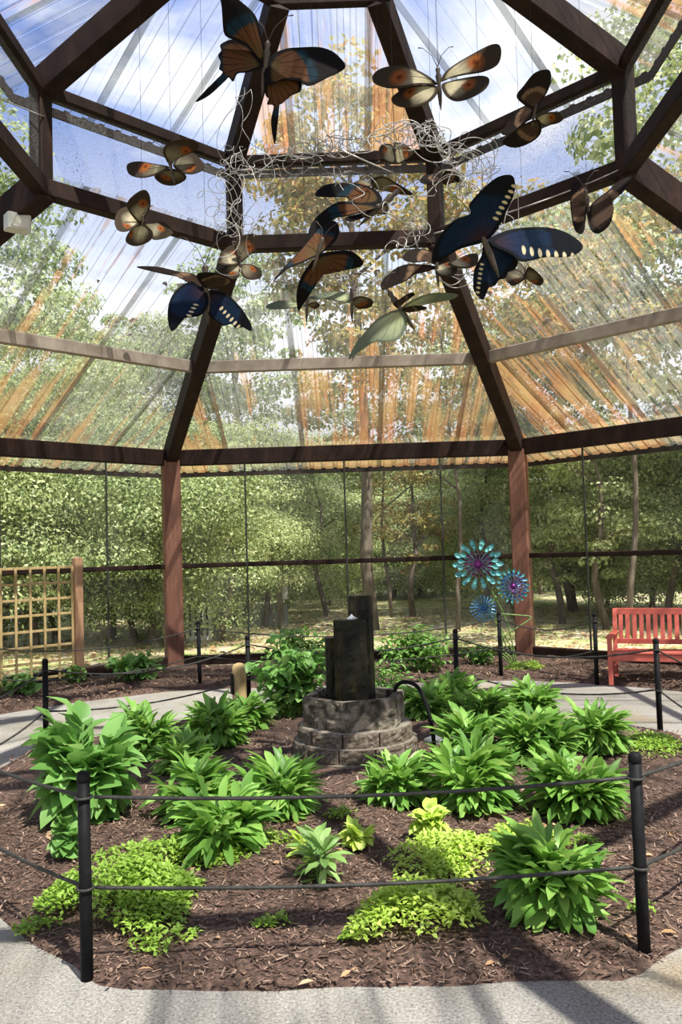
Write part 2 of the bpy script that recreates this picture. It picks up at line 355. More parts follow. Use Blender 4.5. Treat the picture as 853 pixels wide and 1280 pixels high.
# roof frame and clear ribbed sheets
ceil = empty('ceiling', kind='structure')
LIFT = .185
def roof_z(a):
    if a < AR: return ZR
    if a < AD+.36: return ZD1+(AD-a)*(ZR-ZD1)/(AD-AR)
    return ZE+(AP-a)*(ZD0-ZE)/(AP-AD)
def rib(u):
    f = (u % PITCH_RIB)/PITCH_RIB
    pts = [(0, 0), (.56, 0), (.64, 1), (.86, 1), (.94, 0), (1, 0)]
    for (x0, y0), (x1, y1) in zip(pts, pts[1:]):
        if f <= x1: return .018*(y0+(y1-y0)*(f-x0)/(x1-x0))
    return 0
US = [0, .56, .64, .86, .94]
def sheets(k, aout, ain, zf, n, mats, name='roof_sheet'):
    half = aout*math.tan(PI/8); W = 2*half/n
    cols = [];
    kk = math.floor(-half/PITCH_RIB)
    while kk*PITCH_RIB < half:
        cols += [(kk+s)*PITCH_RIB for s in US]; kk += 1
    for q in range(n):
        u0, u1 = -half+q*W, -half+(q+1)*W+(.07 if q < n-1 else 0)
        us = [u0]+[c for c in cols if u0 < c < u1]+[u1]
        m = MB(); uvs = []; lift = .006*(q % 2)
        rows = None
        for u in us:
            ah = max(ain, min(aout, abs(u)/math.tan(PI/8)))
            for s in range(5):
                a = aout+(ah-aout)*s/4
                p = slope_pt(k, u, a, zf(a)+LIFT+rib(u)+lift); m.v.append(tuple(p)); uvs.append((u, (aout-a)*1.12))
        nu = len(us)
        m.f = [(i*5+s, (i+1)*5+s, (i+1)*5+s+1, i*5+s+1) for i in range(nu-1) for s in range(4)]
        o = m.build(name, M_SHEET[mats[q % len(mats)]], ceil)
        ul = o.data.uv_layers.new(name='UVMap')
        for lp in o.data.loops: ul.data[lp.index].uv = uvs[lp.vertex_index]
        if q < n-1:      # grimy double lap where two sheets meet
            u = u1-.035; ah = max(ain, min(aout, (abs(u)+.05)/math.tan(PI/8)))
            if ah < aout-.3:
                m = MB(); m.add([slope_pt(k, u-.04, aout, zf(aout)+LIFT-.006), slope_pt(k, u+.04, aout, zf(aout)+LIFT-.006), slope_pt(k, u+.04, ah, zf(ah)+LIFT-.006), slope_pt(k, u-.04, ah, zf(ah)+LIFT-.006)], [(0, 1, 2, 3)])
                m.build('sheet_lap', M_LAP, ceil)
zf_main = lambda a: ZE+(AP-a)*(ZD0-ZE)/(AP-AD)
zf_top = lambda a: ZD1+(AD-a)*(ZR-ZD1)/(AD-AR)
for k in range(8):
    v0, v1 = k, k+1
    # eave beam, middle purlin, ring beam
    m = MB(); beam(m, vtx(k, AP, ZE-.02), vtx(k+1, AP, ZE-.02), .13, .25); m.build('eave_beam', M_TIMBER, ceil)
    m = MB(); beam(m, vtx(k, 4.717, 4.315), vtx(k+1, 4.717, 4.315), .09, .16, ch=.01); m.build('purlin', M_GREYTIMBER, ceil)
    m = MB(); beam(m, vtx(k, AD, ZD0-.02), vtx(k+1, AD, ZD0-.02), .14, .17); m.build('ring_beam', M_TIMBER, ceil)
    m = MB(); beam(m, vtx(k, AD, ZD1-.01), vtx(k+1, AD, ZD1-.01), .12, .12); m.build('clerestory_beam', M_TIMBER, ceil)
    m = MB(); beam(m, vtx(k, AR, ZR), vtx(k+1, AR, ZR), .10, .14); m.build('apex_beam', M_TIMBER, ceil)
    # hips
    m = MB(); beam(m, vtx(k, AP+.03, ZE), vtx(k, AD-.02, ZD0), .19, .30, ch=.012); m.build('hip_rafter', M_TIMBER, ceil)
    m = MB(); beam(m, vtx(k, AD+.03, ZD1), vtx(k, AR-.02, ZR), .19, .26); m.build('hip_rafter', M_TIMBER, ceil)
    th = PI/2-PI/8+k*PI/4
    m = MB(); beam(m, vtx(k, AD, ZD0-.02), vtx(k, AD, ZD1), .16, .16, (math.cos(th), math.sin(th), 0)); m.build('clerestory_post', M_TIMBER, ceil)
    # fine netting in the clerestory
    a, b = vtx(k, AD-.01, 0), vtx(k+1, AD-.01, 0); d = (b-a).normalized(); a = a+d*.08; b = b-d*.08
    m = MB(); m.add([(a.x, a.y, ZD0+.06), (b.x, b.y, ZD0+.06), (b.x, b.y, ZD1-.07), (a.x, a.y, ZD1-.07)], [(0, 1, 2, 3)]); m.build('netting', M_NET, ceil)
    # sheets
    mats = {0: ['rust', 'rust', 'rust', 'mid', 'rust'], 1: ['mid', 'mid', 'rust', 'mid', 'mid'], 7: ['rust', 'rust', 'mid', 'rust', 'rust']}.get(k, ['mid', 'clear', 'mid', 'rust', 'mid'])
    sheets(k, AP+.80, AD+.05, zf_main, 5, mats)
    sheets(k, AD+.36, AR-.03, zf_top, 3, {0: ['rust', 'mid', 'rust'], 1: ['clear'], 7: ['clear'], 2: ['clear', 'mid', 'clear'], 6: ['mid', 'rust', 'mid']}.get(k, ['clear', 'mid', 'clear']))
    # fascia with a wavy closure strip that follows the ribs
    for aa, zf, hh, nm2 in ((AP+.73, zf_main, .075, 'fascia'), (AD+.30, zf_top, .09, 'fascia')):
        half = aa*math.tan(PI/8); m = MB(); us = []
        kk = math.floor(-half/PITCH_RIB)
        while kk*PITCH_RIB < half: us += [(kk+s)*PITCH_RIB for s in US]; kk += 1
        us = [-half]+[u for u in us if -half < u < half]+[half]
        z0 = zf(aa)+LIFT
        for u in us:
            for a_, z_ in ((aa, z0-hh), (aa+.03, z0-hh), (aa+.03, z0+rib(u)-.006), (aa, z0+rib(u)-.004)): m.v.append(tuple(slope_pt(k, u, a_, z_)))
        m.f = [(i*4+s, i*4+(s+1) % 4, (i+1)*4+(s+1) % 4, (i+1)*4+s) for i in range(len(us)-1) for s in range(4)]
        m.build(nm2, M_TIMBER, ceil)
    # ridge flashing over each hip
# clear cap over the apex ring
m = MB(); m.add([vtx(k, AR+.05, ZR+LIFT+.03) for k in range(8)]+[Vector((0, 0, ZR+.62))], [(k, (k+1) % 8, 8) for k in range(8)])
o = m.build('roof_cap', M_SHEET['clear'], ceil); ul = o.data.uv_layers.new(name='UVMap')
for lp in o.data.loops: c = o.data.vertices[lp.vertex_index].co; ul.data[lp.index].uv = (c.x, c.y)

# ============================================================ leaves and plants
def leaves(P, az, el, L, W, droop=.6, seg=5, fold=.25, roll=None, shape='lance', wave=.0):
    """vectorised leaves: base points P (n,3), direction azimuth / elevation, length, width; returns vertices, faces"""
    n = len(P); L = np.broadcast_to(L, (n,)); W = np.broadcast_to(W, (n,)); droop = np.broadcast_to(droop, (n,))
    roll = np.zeros(n) if roll is None else roll
    V = np.zeros((n, seg+1, 3, 3)); pos = P.astype(float).copy()
    for s in range(seg+1):
        t = s/seg; e = el-droop*t*1.0
        if s: pos = pos+(L/seg)[:, None]*np.stack([np.cos(e)*np.cos(az), np.cos(e)*np.sin(az), np.sin(e)], 1)
        side = np.stack([-np.sin(az), np.cos(az), 0*az], 1); nr = np.stack([-np.sin(e)*np.cos(az), -np.sin(e)*np.sin(az), np.cos(e)], 1)
        sd = side*np.cos(roll)[:, None]+nr*np.sin(roll)[:, None]; n2 = nr*np.cos(roll)[:, None]-side*np.sin(roll)[:, None]
        if shape == 'lance': w = .12+.88*math.sin(PI*min(1, t*.86+.07))**1.1 if s < seg else .0; w = .10 if s == 0 else w
        elif shape == 'ovate': w = [.08, .75, 1, .85, .5, 0, 0][s] if seg == 5 else math.sin(PI*(t*.9+.05))
        else: w = math.sin(PI*t)
        hw = (W*w/2)[:, None]; lift = hw*fold+(wave*hw*math.sin(s*2.4))
        V[:, s, 0] = pos-sd*hw+n2*lift; V[:, s, 1] = pos; V[:, s, 2] = pos+sd*hw+n2*lift
    b = (np.arange(n)*(seg+1)*3)[:, None, None]
    q = []
    for s in range(seg):
        for c in (0, 1): q.append([s*3+c, s*3+c+1, (s+1)*3+c+1, (s+1)*3+c])
    F = (b+np.array(q)[None]).reshape(-1, 4)
    return V.reshape(-1, 3), F
def quads(P, size, aspect=.55, flat=0.0, rg=rng):
    """n small folded leaves (two triangles as one bent quad) with random facing"""
    n = len(P); a = rg.normal(size=(n, 3)); a[:, 2] *= (1-flat); a /= np.linalg.norm(a, axis=1)[:, None]
    b = rg.normal(size=(n, 3)); b[:, 2] *= (1-flat); c = np.cross(a, b); c /= np.linalg.norm(c, axis=1)[:, None]
    b = np.cross(c, a); s = (size*rg.uniform(.65, 1.35, n))[:, None]
    V = np.stack([P-a*s/2, P+b*s*aspect/2+c*s*.08, P+a*s/2, P-b*s*aspect/2+c*s*.08], 1).reshape(-1, 3)
    return V, np.arange(n*4).reshape(-1, 4)
G_LANCE = leafmat('lance_leaf', [(.10, .23, .045), (.15, .32, .055), (.22, .42, .08), (.32, .52, .13)], .36, .42, .35)
G_BROAD = leafmat('broad_leaf', [(.12, .27, .06), (.18, .38, .09), (.28, .48, .15)], .36, .42, .35)
G_SHRUB = leafmat('shrub_leaf', [(.10, .24, .05), (.17, .35, .07), (.27, .46, .13)], .35, .45)
G_CHART = leafmat('chartreuse_leaf', [(.28, .42, .05), (.40, .56, .09), (.52, .66, .16)], .35, .5)
G_MAT = leafmat('creeper_leaf', [(.17, .30, .035), (.27, .44, .06), (.38, .55, .11)], .35, .5)
G_HOSTA = leafmat('lime_leaf', [(.36, .52, .07), (.50, .66, .12), (.62, .74, .22)], .3, .45)
G_TREE = [leafmat('tree_leaf', [(.08, .13, .045), (.22, .30, .11), (.38, .46, .19), (.52, .58, .32)], .40, .42),
          leafmat('tree_leaf', [(.13, .19, .065), (.32, .40, .15), (.50, .56, .27), (.64, .68, .42)], .42, .42),
          leafmat('tree_leaf', [(.12, .14, .04), (.30, .29, .08), (.46, .40, .14), (.50, .30, .12)], .42, .45)]
M_STEM = pbr('green_stem', [(.3, (.07, .13, .03)), (.7, (.13, .20, .05))], 10, 3, .6, .1)
M_BARK = pbr('bark', [(.3, (.07, .052, .038)), (.55, (.15, .12, .09)), (.75, (.26, .225, .18))], 4, 8, .9, .8, .03, map_scale=(3, 3, .6))
def stems_mesh(name, pairs, r, parent, mat=None):
    m = MB()
    for a, b in pairs:
        a, b = Vector(a), Vector(b); mid = (a+b)/2+Vector((0, 0, .02)); tube(m, [a, mid, b], [r, r*.85, r*.6], 5, cap=False)
    return m.build(name, mat or M_STEM, parent)
def lance_clump(x, y, R, H, n, label, group=None, mat=None, Lf=.20, Wf=.045, seed=0, cat='plant', z=None, shape='lance', name='leafy_perennial'):
    rg = np.random.default_rng(100+seed); z = inner_z(x, y) if z is None else z
    e = empty(name, (x, y, z), rg.uniform(0, 6.28), label, cat, group)
    nst = max(5, int(n/22)); th = rg.uniform(0, 2*PI, nst); rr = R*.42*np.sqrt(rg.uniform(0, 1, nst)); 
    sx, sy = rr*np.cos(th), rr*np.sin(th); sh = (H*.62)*(1-.45*(rr/(R*.42))**2)*rg.uniform(.8, 1.1, nst)
    lean = 1.25
    which = rg.integers(0, nst, n); t = rg.uniform(0, 1, n)**.75
    P = np.stack([sx[which]*(.35+t*lean*.75), sy[which]*(.35+t*lean*.75), sh[which]*t*.95+.02], 1)
    out = np.arctan2(sy[which], sx[which]); az = out+rg.normal(0, 1.0, n)
    el = np.radians(-12+80*t**1.5+rg.normal(0, 10, n)); 
    Ls = Lf*(.72+.5*rg.uniform(0, 1, n))*(1.05-.12*t)
    V, F = leaves(P, az, el, Ls, Wf*rg.uniform(.75, 1.25, n), .55+.55*(1-t)+rg.uniform(-.1, .35, n), 5, .28, rg.normal(0, .35, n), shape, .15)
    V[:, 2] = np.maximum(V[:, 2], .012)
    link('foliage', fast_mesh('foliage', V, F), mat or G_LANCE, e, True)
    for i in range(nst): stems_mesh('stem', [((sx[i]*.35, sy[i]*.35, -.02), (sx[i]*1.25, sy[i]*1.25, sh[i]*.95))], .006, e)
    return e
def bush(x, y, z, rx, ry, H, n, label, mat, Lf=.10, Wf=.06, seed=0, name='leafy_bush', group=None, shape='ovate', nst=16, el0=15):
    rg = np.random.default_rng(300+seed); e = empty(name, (x, y, z), 0, label, 'bush', group)
    th = rg.uniform(0, 2*PI, nst); rr = np.sqrt(rg.uniform(0, 1, nst)); tx, ty = rx*.8*rr*np.cos(th), ry*.8*rr*np.sin(th); tz = H*(.98-.38*rr**2)*rg.uniform(.8, 1.02, nst)
    w = rg.integers(0, nst, n); t = rg.uniform(.15, 1, n)**.8
    P = np.stack([tx[w]*(.25+.75*t), ty[w]*(.25+.75*t), tz[w]*t], 1)+rg.normal(0, 1, (n, 3))*[rx*.12, ry*.12, H*.05]
    az = rg.uniform(0, 2*PI, n); 
    V, F = leaves(P, az, np.radians(el0+rg.normal(0, 22, n)), Lf*rg.uniform(.6, 1.3, n), Wf*rg.uniform(.7, 1.25, n), .8+rg.uniform(-.2, .5, n), 5 if Lf > .07 else 3, .25, rg.normal(0, .3, n), shape if Lf > .07 else 'r', .1)
    V[:, 2] = np.maximum(V[:, 2], .01)
    link('foliage', fast_mesh('foliage', V, F), mat, e, True)
    for i in range(nst): stems_mesh('stem', [((tx[i]*.2, ty[i]*.2, -.03), (tx[i], ty[i], tz[i]))], .007, e)
    return e
def creeper(x, y, z, rx, ry, H, n, label, mat, sz=.028, rot=0, seed=0, name='groundcover_plant', blobs=13):
    rg = np.random.default_rng(500+seed); 
    bx = rg.uniform(-.75, .75, blobs)*rx; by = rg.uniform(-.75, .75, blobs)*ry; ok = (bx/rx)**2+(by/ry)**2 < .75
    bx, by = np.append(bx[ok], 0), np.append(by[ok], 0); nb = len(bx); br = rg.uniform(.3, .5, nb)
    w = rg.integers(0, nb, n); a = rg.uniform(0, 2*PI, n); r = np.sqrt(rg.uniform(0, 1, n))
    X = bx[w]+r*br[w]*rx*np.cos(a); Y = by[w]+r*br[w]*ry*np.sin(a)
    hh = H*rg.uniform(.75, 1.1, nb)[w]*np.sqrt(np.clip(1-r**2*.95, 0, 1))*np.clip(1.25-np.hypot(X/rx, Y/ry), .15, 1)
    Z = hh*(1-.55*rg.uniform(0, 1, n)**2)+.012
    V, F = leaves(np.stack([X, Y, Z], 1), rg.uniform(0, 2*PI, n), np.radians(rg.normal(22, 24, n)), sz*rg.uniform(.7, 1.4, n), sz*.6*rg.uniform(.7, 1.2, n), .5, 2, .3, rg.normal(0, .3, n), 'r')
    V[:, 2] = np.maximum(V[:, 2], .005)
    return tag(link(name, fast_mesh(name, V, F), mat, None, False, (x, y, z)), label, 'groundcover plant')

GL = 'clumps of lance leaved perennials'
LC = [  # x, y, radius, height, leaves, leaf length, width, label
 (.93, -2.72, .27, .42, 210, .22, .052, 'largest nearest lance leaved green clump beside the front corner post'),
 (1.38, -1.36, .33, .42, 230, .23, .050, 'wide deep green clump with broad spreading leaves behind the biggest front clump'),
 (.77, -1.21, .31, .47, 230, .23, .050, 'tall bright green clump standing in the middle of the right cluster'),
 (.30, -1.02, .23, .36, 150, .20, .042, 'small upright green clump just in front of the fountain steps'),
 (1.44, -.05, .34, .44, 220, .24, .050, 'dark green clump with long leaves right of the tall middle one'),
 (1.96, .22, .29, .42, 190, .24, .048, 'dark spiky green clump nearest the mulch by the path bend'),
 (.89, .00, .28, .42, 180, .22, .048, 'pale topped clump directly behind the tall middle clump'),
 (1.25, 1.30, .32, .38, 200, .23, .048, 'arching green clump in the rear row before the concrete path'),
 (1.05, 2.25, .33, .42, 200, .23, .05, 'rearmost green clump under the small black stake near the path'),
 (1.78, 1.70, .30, .38, 180, .23, .048, 'rear corner clump with long thin leaves reaching over the path edge'),
 (.75, 1.75, .25, .36, 160, .21, .046, 'small rounded green clump beside the black water hose'),
 (-1.72, .42, .33, .48, 200, .24, .052, 'dark green clump behind the tall broad leaved plant'),
 (-1.21, .80, .32, .40, 200, .23, .050, 'spreading bright clump between the wooden bollard and the big broad plant'),
 (-1.30, -.11, .22, .28, 130, .18, .042, 'low shaded green clump left of the fountain in the dark mulch'),
 (-.45, -1.20, .28, .34, 150, .23, .044, 'loose open clump alone in front of the fountain at the left'),
 (-1.0, -1.18, .30, .36, 170, .23, .046, 'yellowish green clump behind the front left clump'),
 (-.72, -1.88, .29, .40, 190, .22, .052, 'full bright green clump in the front left middle of the bed'),
 (-1.0, 1.45, .24, .36, 150, .20, .045, 'rear left clump beneath the wooden bollard'),
]
for i, (x, y, R, H, n, Lf, Wf, lab) in enumerate(LC):
    lance_clump(x, y, R*1.18, H*.98, int(n*1.9), lab, GL, Lf=Lf*1.04, Wf=Wf*1.1, seed=i)
lance_clump(-.16, -2.40, .17, .30, 60, 'sparse upright plant with pale grey green leaves at the front of the bed', None, leafmat('greygreen_leaf', [(.15, .30, .07), (.26, .44, .12), (.36, .54, .19)], .3, .45), .15, .042, 40)
lance_clump(.03, -1.88, .13, .13, 70, 'small lime yellow hosta in the centre of the bed', None, G_HOSTA, .10, .055, 41, shape='ovate', name='hosta')
lance_clump(.42, -1.70, .22, .20, 130, 'larger lime hosta above the chartreuse groundcover', None, G_HOSTA, .10, .055, 42, shape='ovate', name='hosta')
lance_clump(-.25, -2.1, .12, .14, 45, 'lime hosta half hidden behind the sparse grey green plant', None, G_HOSTA, .10, .05, 43, shape='ovate', name='hosta')
# tall broad leaved plant at the left
lance_clump(-1.74, -1.10, .52, .98, 290, 'tall plant with large broad drooping leaves, biggest in the left half of the bed', None, G_BROAD, .27, .145, 50, shape='ovate', name='broad_leaved_plant')
lance_clump(-1.62, -1.90, .17, .26, 90, 'small pale lobed leaf plant behind the left front post', None, G_BROAD, .09, .08, 51, shape='ovate', name='small_leafy_plant')
# bushes
bush(-.62, 2.0, .03, .46, .4, .92, 620, 'tall leafy bush right behind the fountain', G_BROAD, .13, .085, 1)
bush(-.75, 5.35, .04, .62, .5, .72, 700, 'soft green bush at the back wall beyond the fountain', G_SHRUB, .12, .055, 2)
bush(.95, 5.15, .04, .85, .55, .66, 950, 'wide low shrub at the back wall behind the fountain columns', G_SHRUB, .10, .05, 3)
bush(.35, 2.2, .04, .35, .3, .62, 300, 'small feathery green bush hidden behind the fountain columns', G_SHRUB, .09, .04, 4)
bush(-2.98, 5.08, .05, .42, .34, .42, 260, 'low hydrangea like bush at the foot of the left brown post', G_BROAD, .15, .10, 5)
bush(-4.25, 4.12, .06, .38, .3, .28, 170, 'small green plant at the foot of the wooden trellis', G_BROAD, .12, .07, 6)
bush(-3.75, 4.95, .04, .2, .18, .30, 90, 'tiny green seedling beside the trellis post', G_SHRUB, .10, .06, 7)
bush(1.9, 5.75, .04, .35, .25, .32, 200, 'small leafy bush between the wide shrub and the metal flowers', G_SHRUB, .10, .05, 8)
# groundcovers
creeper(.26, -2.78, inner_z(.26, -2.78), .30, .27, .17, 2300, 'round mound of chartreuse groundcover at the front edge of the bed', G_CHART, .036, seed=1)
creeper(.52, -2.15, inner_z(.5, -2.1), .31, .30, .14, 2000, 'chartreuse groundcover patch behind the front round mound', G_CHART, .034, seed=2)
creeper(.92, -1.92, inner_z(.9, -1.9), .24, .2, .12, 800, 'yellow green groundcover peeking out behind the largest clump', G_CHART, .034, seed=3)
creeper(-1.13, -2.55, inner_z(-1.1, -2.5), .37, .40, .24, 5200, 'large soft mound of bright green groundcover behind the left front post', G_MAT, .032, seed=4, blobs=16)
creeper(-.98, -2.0, inner_z(-1, -2), .40, .22, .13, 1300, 'looser mat of green groundcover behind the bright mound', G_MAT, .036, seed=5)
creeper(2.52, .30, inner_z(2.5, .3), .38, .42, .07, 1500, 'low green groundcover at the right margin of the bed', G_MAT, .034, seed=6)
creeper(2.42, 5.0, .05, .30, .20, .13, 900, 'small round green cushion plant at the foot of the metal flowers', G_MAT, .035, seed=7)
for i, (x, y, r) in enumerate([(-1.45, -2.72, .12), (-.82, -2.9, .15), (-.35, -2.78, .10), (-.45, -1.75, .14), (-.05, -1.35, .12), (.0, -2.95, .06), (1.32, -2.75, .06), (-1.9, -2.2, .08), (.25, -.6, .14), (-.55, .0, .16), (1.3, -1.9, .08)]):
    creeper(x, y, inner_z(x, y), r, r*.8, .05, int(1100*r), 'tiny green weed seedlings sprouting from the mulch', G_MAT, .03, seed=20+i, name='weed_seedling', blobs=5)['group'] = 'weed seedlings in the mulch'

# wood chips, strewn over both beds
def chips(n, pick, size, mat, name, rg):
    P = []
    while len(P) < n:
        x, y, z = pick(rg)
        P.append((x, y, z))
    P = np.array(P); az = rg.uniform(0, 2*PI, n)
    V, F = leaves(P, az, np.radians(rg.normal(6, 12, n)), size*rg.uniform(.4, 1.5, n), size*.22*rg.uniform(.5, 1.4, n), 0, 1, 0, rg.normal(0, .35, n), 'x')
    V = V.reshape(n, 2, 3, 3); w = (size*.11*rg.uniform(.5, 1.4, n))[:, None, None]
    side = np.stack([-np.sin(az), np.cos(az), 0*az], 1)[:, None, :]
    V[:, :, 0] = V[:, :, 1]-side*w; V[:, :, 2] = V[:, :, 1]+side*w
    V = V.reshape(-1, 3); V[:, 2] += .006
    return link(name, fast_mesh(name, V, F), mat)
def pick_in(rg):
    th = rg.uniform(0, 2*PI); r = inner_edge(th)*math.sqrt(rg.uniform(0, 1))*.995; x, y = r*math.cos(th), r*math.sin(th); return x, y, inner_z(x, y)
def pick_front(rg):
    while True:
        x, y, z = pick_in(rg)
        if y < -.8: return x, y, z
def pick_out(rg):
    th = rg.uniform(math.radians(20), math.radians(160)); ri = outer_edge(th)+.03; ro = oct_r(th, 6.4); r = rg.uniform(ri, ro); x, y = r*math.cos(th), r*math.sin(th); return x, y, .065+bed_h(x, y)
M_CHIP = leafmat('wood_chip', [(.03, .018, .013), (.08, .046, .033), (.16, .10, .072), (.34, .24, .18), (.09, .05, .038)], 0, .85, .2)
M_DRY = leafmat('dry_leaf', [(.30, .17, .08), (.45, .28, .15), (.55, .40, .26)], .15, .7, .2)
rgc = np.random.default_rng(9)
tag(chips(20000, pick_front, .027, M_CHIP, 'mulch_chips', rgc), 'shredded brown bark mulch covering the front half of the planted bed', 'mulch', kind='stuff')
tag(chips(8000, pick_in, .045, M_CHIP, 'mulch_chips', rgc), 'shredded bark mulch across the whole planted bed around the fountain', 'mulch', kind='stuff')
tag(chips(9000, pick_out, .06, M_CHIP, 'mulch_chips', rgc), 'shredded bark mulch in the outer bed along the screened walls', 'mulch', kind='stuff')
def dryleaves(n, pick, size, name, label):
    rg = np.random.default_rng(11); P = np.array([pick(rg) for _ in range(n)]); P[:, 2] += .012
    V, F = leaves(P, rg.uniform(0, 2*PI, n), np.radians(rg.normal(5, 8, n)), size*rg.uniform(.6, 1.3, n), size*.42*rg.uniform(.7, 1.2, n), .3, 3, .4, rg.normal(0, .3, n), 'r')
    return tag(link(name, fast_mesh(name, V, F), M_DRY, smooth=True), label, 'fallen leaves', kind='stuff')
dryleaves(110, lambda rg: (lambda t: (t[0], t[1], t[2]))(pick_front(rg)), .06, 'fallen_leaves', 'dry tan leaves scattered on the mulch of the front bed')
dryleaves(300, pick_out, .07, 'fallen_leaves', 'dry tan leaves scattered on the outer bed by the walls')
def pick_lawn(rg):
    a = rg.uniform(-.62, .62); d = 14+12*rg.uniform(0, 1); return CAM_LOC.x+d*math.sin(a), CAM_LOC.y+d*math.cos(a), -.04
def pick_grass(rg):
    a = rg.uniform(-.6, .6); d = 15+16*rg.uniform(0, 1); return CAM_LOC.x+d*math.sin(a), CAM_LOC.y+d*math.cos(a), -.05
dryleaves(6000, pick_lawn, .14, 'fallen_leaves', 'dry pale leaves littering the clearing beyond the screened walls')
rg = np.random.default_rng(12); P = np.array([pick_grass(rg) for _ in range(9000)])
V, F = leaves(P, rg.uniform(0, 2*PI, 9000), np.radians(rg.normal(70, 12, 9000)), .13*rg.uniform(.5, 1.4, 9000), .018, .7, 2, .1, None, 'r')
tag(link('grass', fast_mesh('grass', V, F), leafmat('grass_blade', [(.20, .28, .06), (.36, .42, .12), (.50, .48, .22)], .4)), 'patchy sunlit grass of the clearing beyond the back wall', 'grass', kind='stuff')

# ============================================================ fountain
M_BLOCK = pbr('rough_concrete_block', [(.3, (.06, .048, .034)), (.5, (.14, .11, .08)), (.72, (.27, .23, .18))], 30, 8, .9, 1.0, .015)
M_CAPST = pbr('block_top', [(.3, (.13, .115, .085)), (.7, (.36, .32, .26))], 22, 6, .85, .5, .006)
M_BOWL = pbr('split_stone', [(.36, (.022, .018, .012)), (.5, (.10, .085, .06)), (.64, (.30, .26, .20))], 9, 9, .85, 1.0, .03, dist=.6)
M_BASALT = pbr('wet_dark_stone', [(.3, (.004, .004, .003)), (.55, (.012, .011, .006)), (.75, (.05, .038, .010))], 4, 8, .5, .6, .01, map_scale=(3, 3, .7), spec=.2)
M_WATER = pbr('dark_water', [(.3, (.008, .012, .008)), (.7, (.015, .02, .012))], 8, 2, .05, .2, .01)
FX, FY, FZ = .04, .40, .06
F = empty('water_fountain', (FX, FY, .03), 0, 'stepped stone water fountain with three dark upright pillars in the middle of the bed', 'fountain')
def tier(r, z0, z1, nb, off, parent):
    """one ring of rough split-face blocks under a smoother top"""
    for i in range(nb):
        m = MB(); a0 = off+2*PI*i/nb+.006/r; a1 = off+2*PI*(i+1)/nb-.006/r; S = 12; NZ = 6
        for j in range(NZ+1):
            for s in range(S+1):
                a = a0+(a1-a0)*s/S; z = z0+(z1-z0)*j/NZ
                rough = .012*mn.noise(Vector((a*r*14, z*26, i+r*9)))+.008*mn.noise(Vector((a*r*40, z*50, i)))
                if j in (0, NZ): rough = -.004
                if s in (0, S): rough = -.006
                m.v.append(((r+rough)*math.cos(a), (r+rough)*math.sin(a), z))
        base = len(m.v)
        for s in range(S+1): a = a0+(a1-a0)*s/S; m.v.append(((r-.19)*math.cos(a), (r-.19)*math.sin(a), z1))
        m.f = [(j*(S+1)+s, j*(S+1)+s+1, (j+1)*(S+1)+s+1, (j+1)*(S+1)+s) for j in range(NZ) for s in range(S)]
        m.f += [(NZ*(S+1)+s, NZ*(S+1)+s+1, base+s+1, base+s) for s in range(S)]
        m.f += [tuple([j*(S+1) for j in range(NZ+1)]+[base]), tuple([j*(S+1)+S for j in range(NZ, -1, -1)]+[base+S])[::1]]
        m.build('block', M_BLOCK, parent)
    m = MB(); lathe(m, [(r-.05, z0), (r-.05, z1-.012), (r-.02, z1-.006), (r-.02, z1+.004), (.05, z1+.004)], (0, 0, 0), 40); return m.build('step', M_CAPST, parent)
tier(.545, -.02, .055, 11, .2, F); tier(.515, .055, .17, 11, .45, F); tier(.475, .17, .285, 10, .1, F)
def poly_prism(mb, pts, z0, z1, rough=0, seed=0, top=True, seg=7, nz=6, zr=None):
    n = len(pts); ring = []
    for i in range(n):
        p, q = Vector(pts[i]), Vector(pts[(i+1) % n]); d = (q-p); nr = Vector((d.y, -d.x)).normalized()
        for s in range(seg): ring.append((p+d*s/seg, nr, s))
    vs = []
    for j in range(nz+1):
        z = z0+(z1-z0)*j/nz
        for p, nr, s in ring:
            k = rough*(mn.noise(Vector((p.x*9+seed, p.y*9, z*11)))+.6*mn.noise(Vector((p.x*26, p.y*26+seed, z*30)))) if (s and 0 < j < nz) else 0
            vs.append((p.x+nr.x*k, p.y+nr.y*k, z+(zr(p, j) if zr else 0)))
    m_ = len(ring); fs = [(j*m_+i, j*m_+(i+1) % m_, (j+1)*m_+(i+1) % m_, (j+1)*m_+i) for j in range(nz) for i in range(m_)]
    if top: fs += [tuple(range(nz*m_, (nz+1)*m_))]
    fs += [tuple(range(m_-1, -1, -1))]
    mb.add(vs, fs)
rot = math.radians(17); HR = .44
hexp = [(HR*math.cos(rot+PI/3*i), HR*math.sin(rot+PI/3*i)) for i in range(6)]
m = MB(); poly_prism(m, hexp, .285, .525, .022, 1, top=False, seg=14, nz=10)
o = len(m.v); inn = [(.84*x, .84*y) for x, y in hexp]
nring = 14*6; topring = [m.v[10*nring+i] for i in range(nring)]
m.add([(x, y, .525) for x, y, z in topring]+[(x*.84, y*.84, .525) for x, y, z in topring]+[(x*.82, y*.82, .40) for x, y, z in topring],
      [(i, (i+1) % nring, nring+(i+1) % nring, nring+i) for i in range(nring)]+[(nring+i, nring+(i+1) % nring, 2*nring+(i+1) % nring, 2*nring+i) for i in range(nring)])
m.build('basin', M_BOWL, F)
m = MB(); m.add([(x*.99, y*.99, .475) for x, y in inn], [tuple(range(6))]); m.build('water', M_WATER, F)
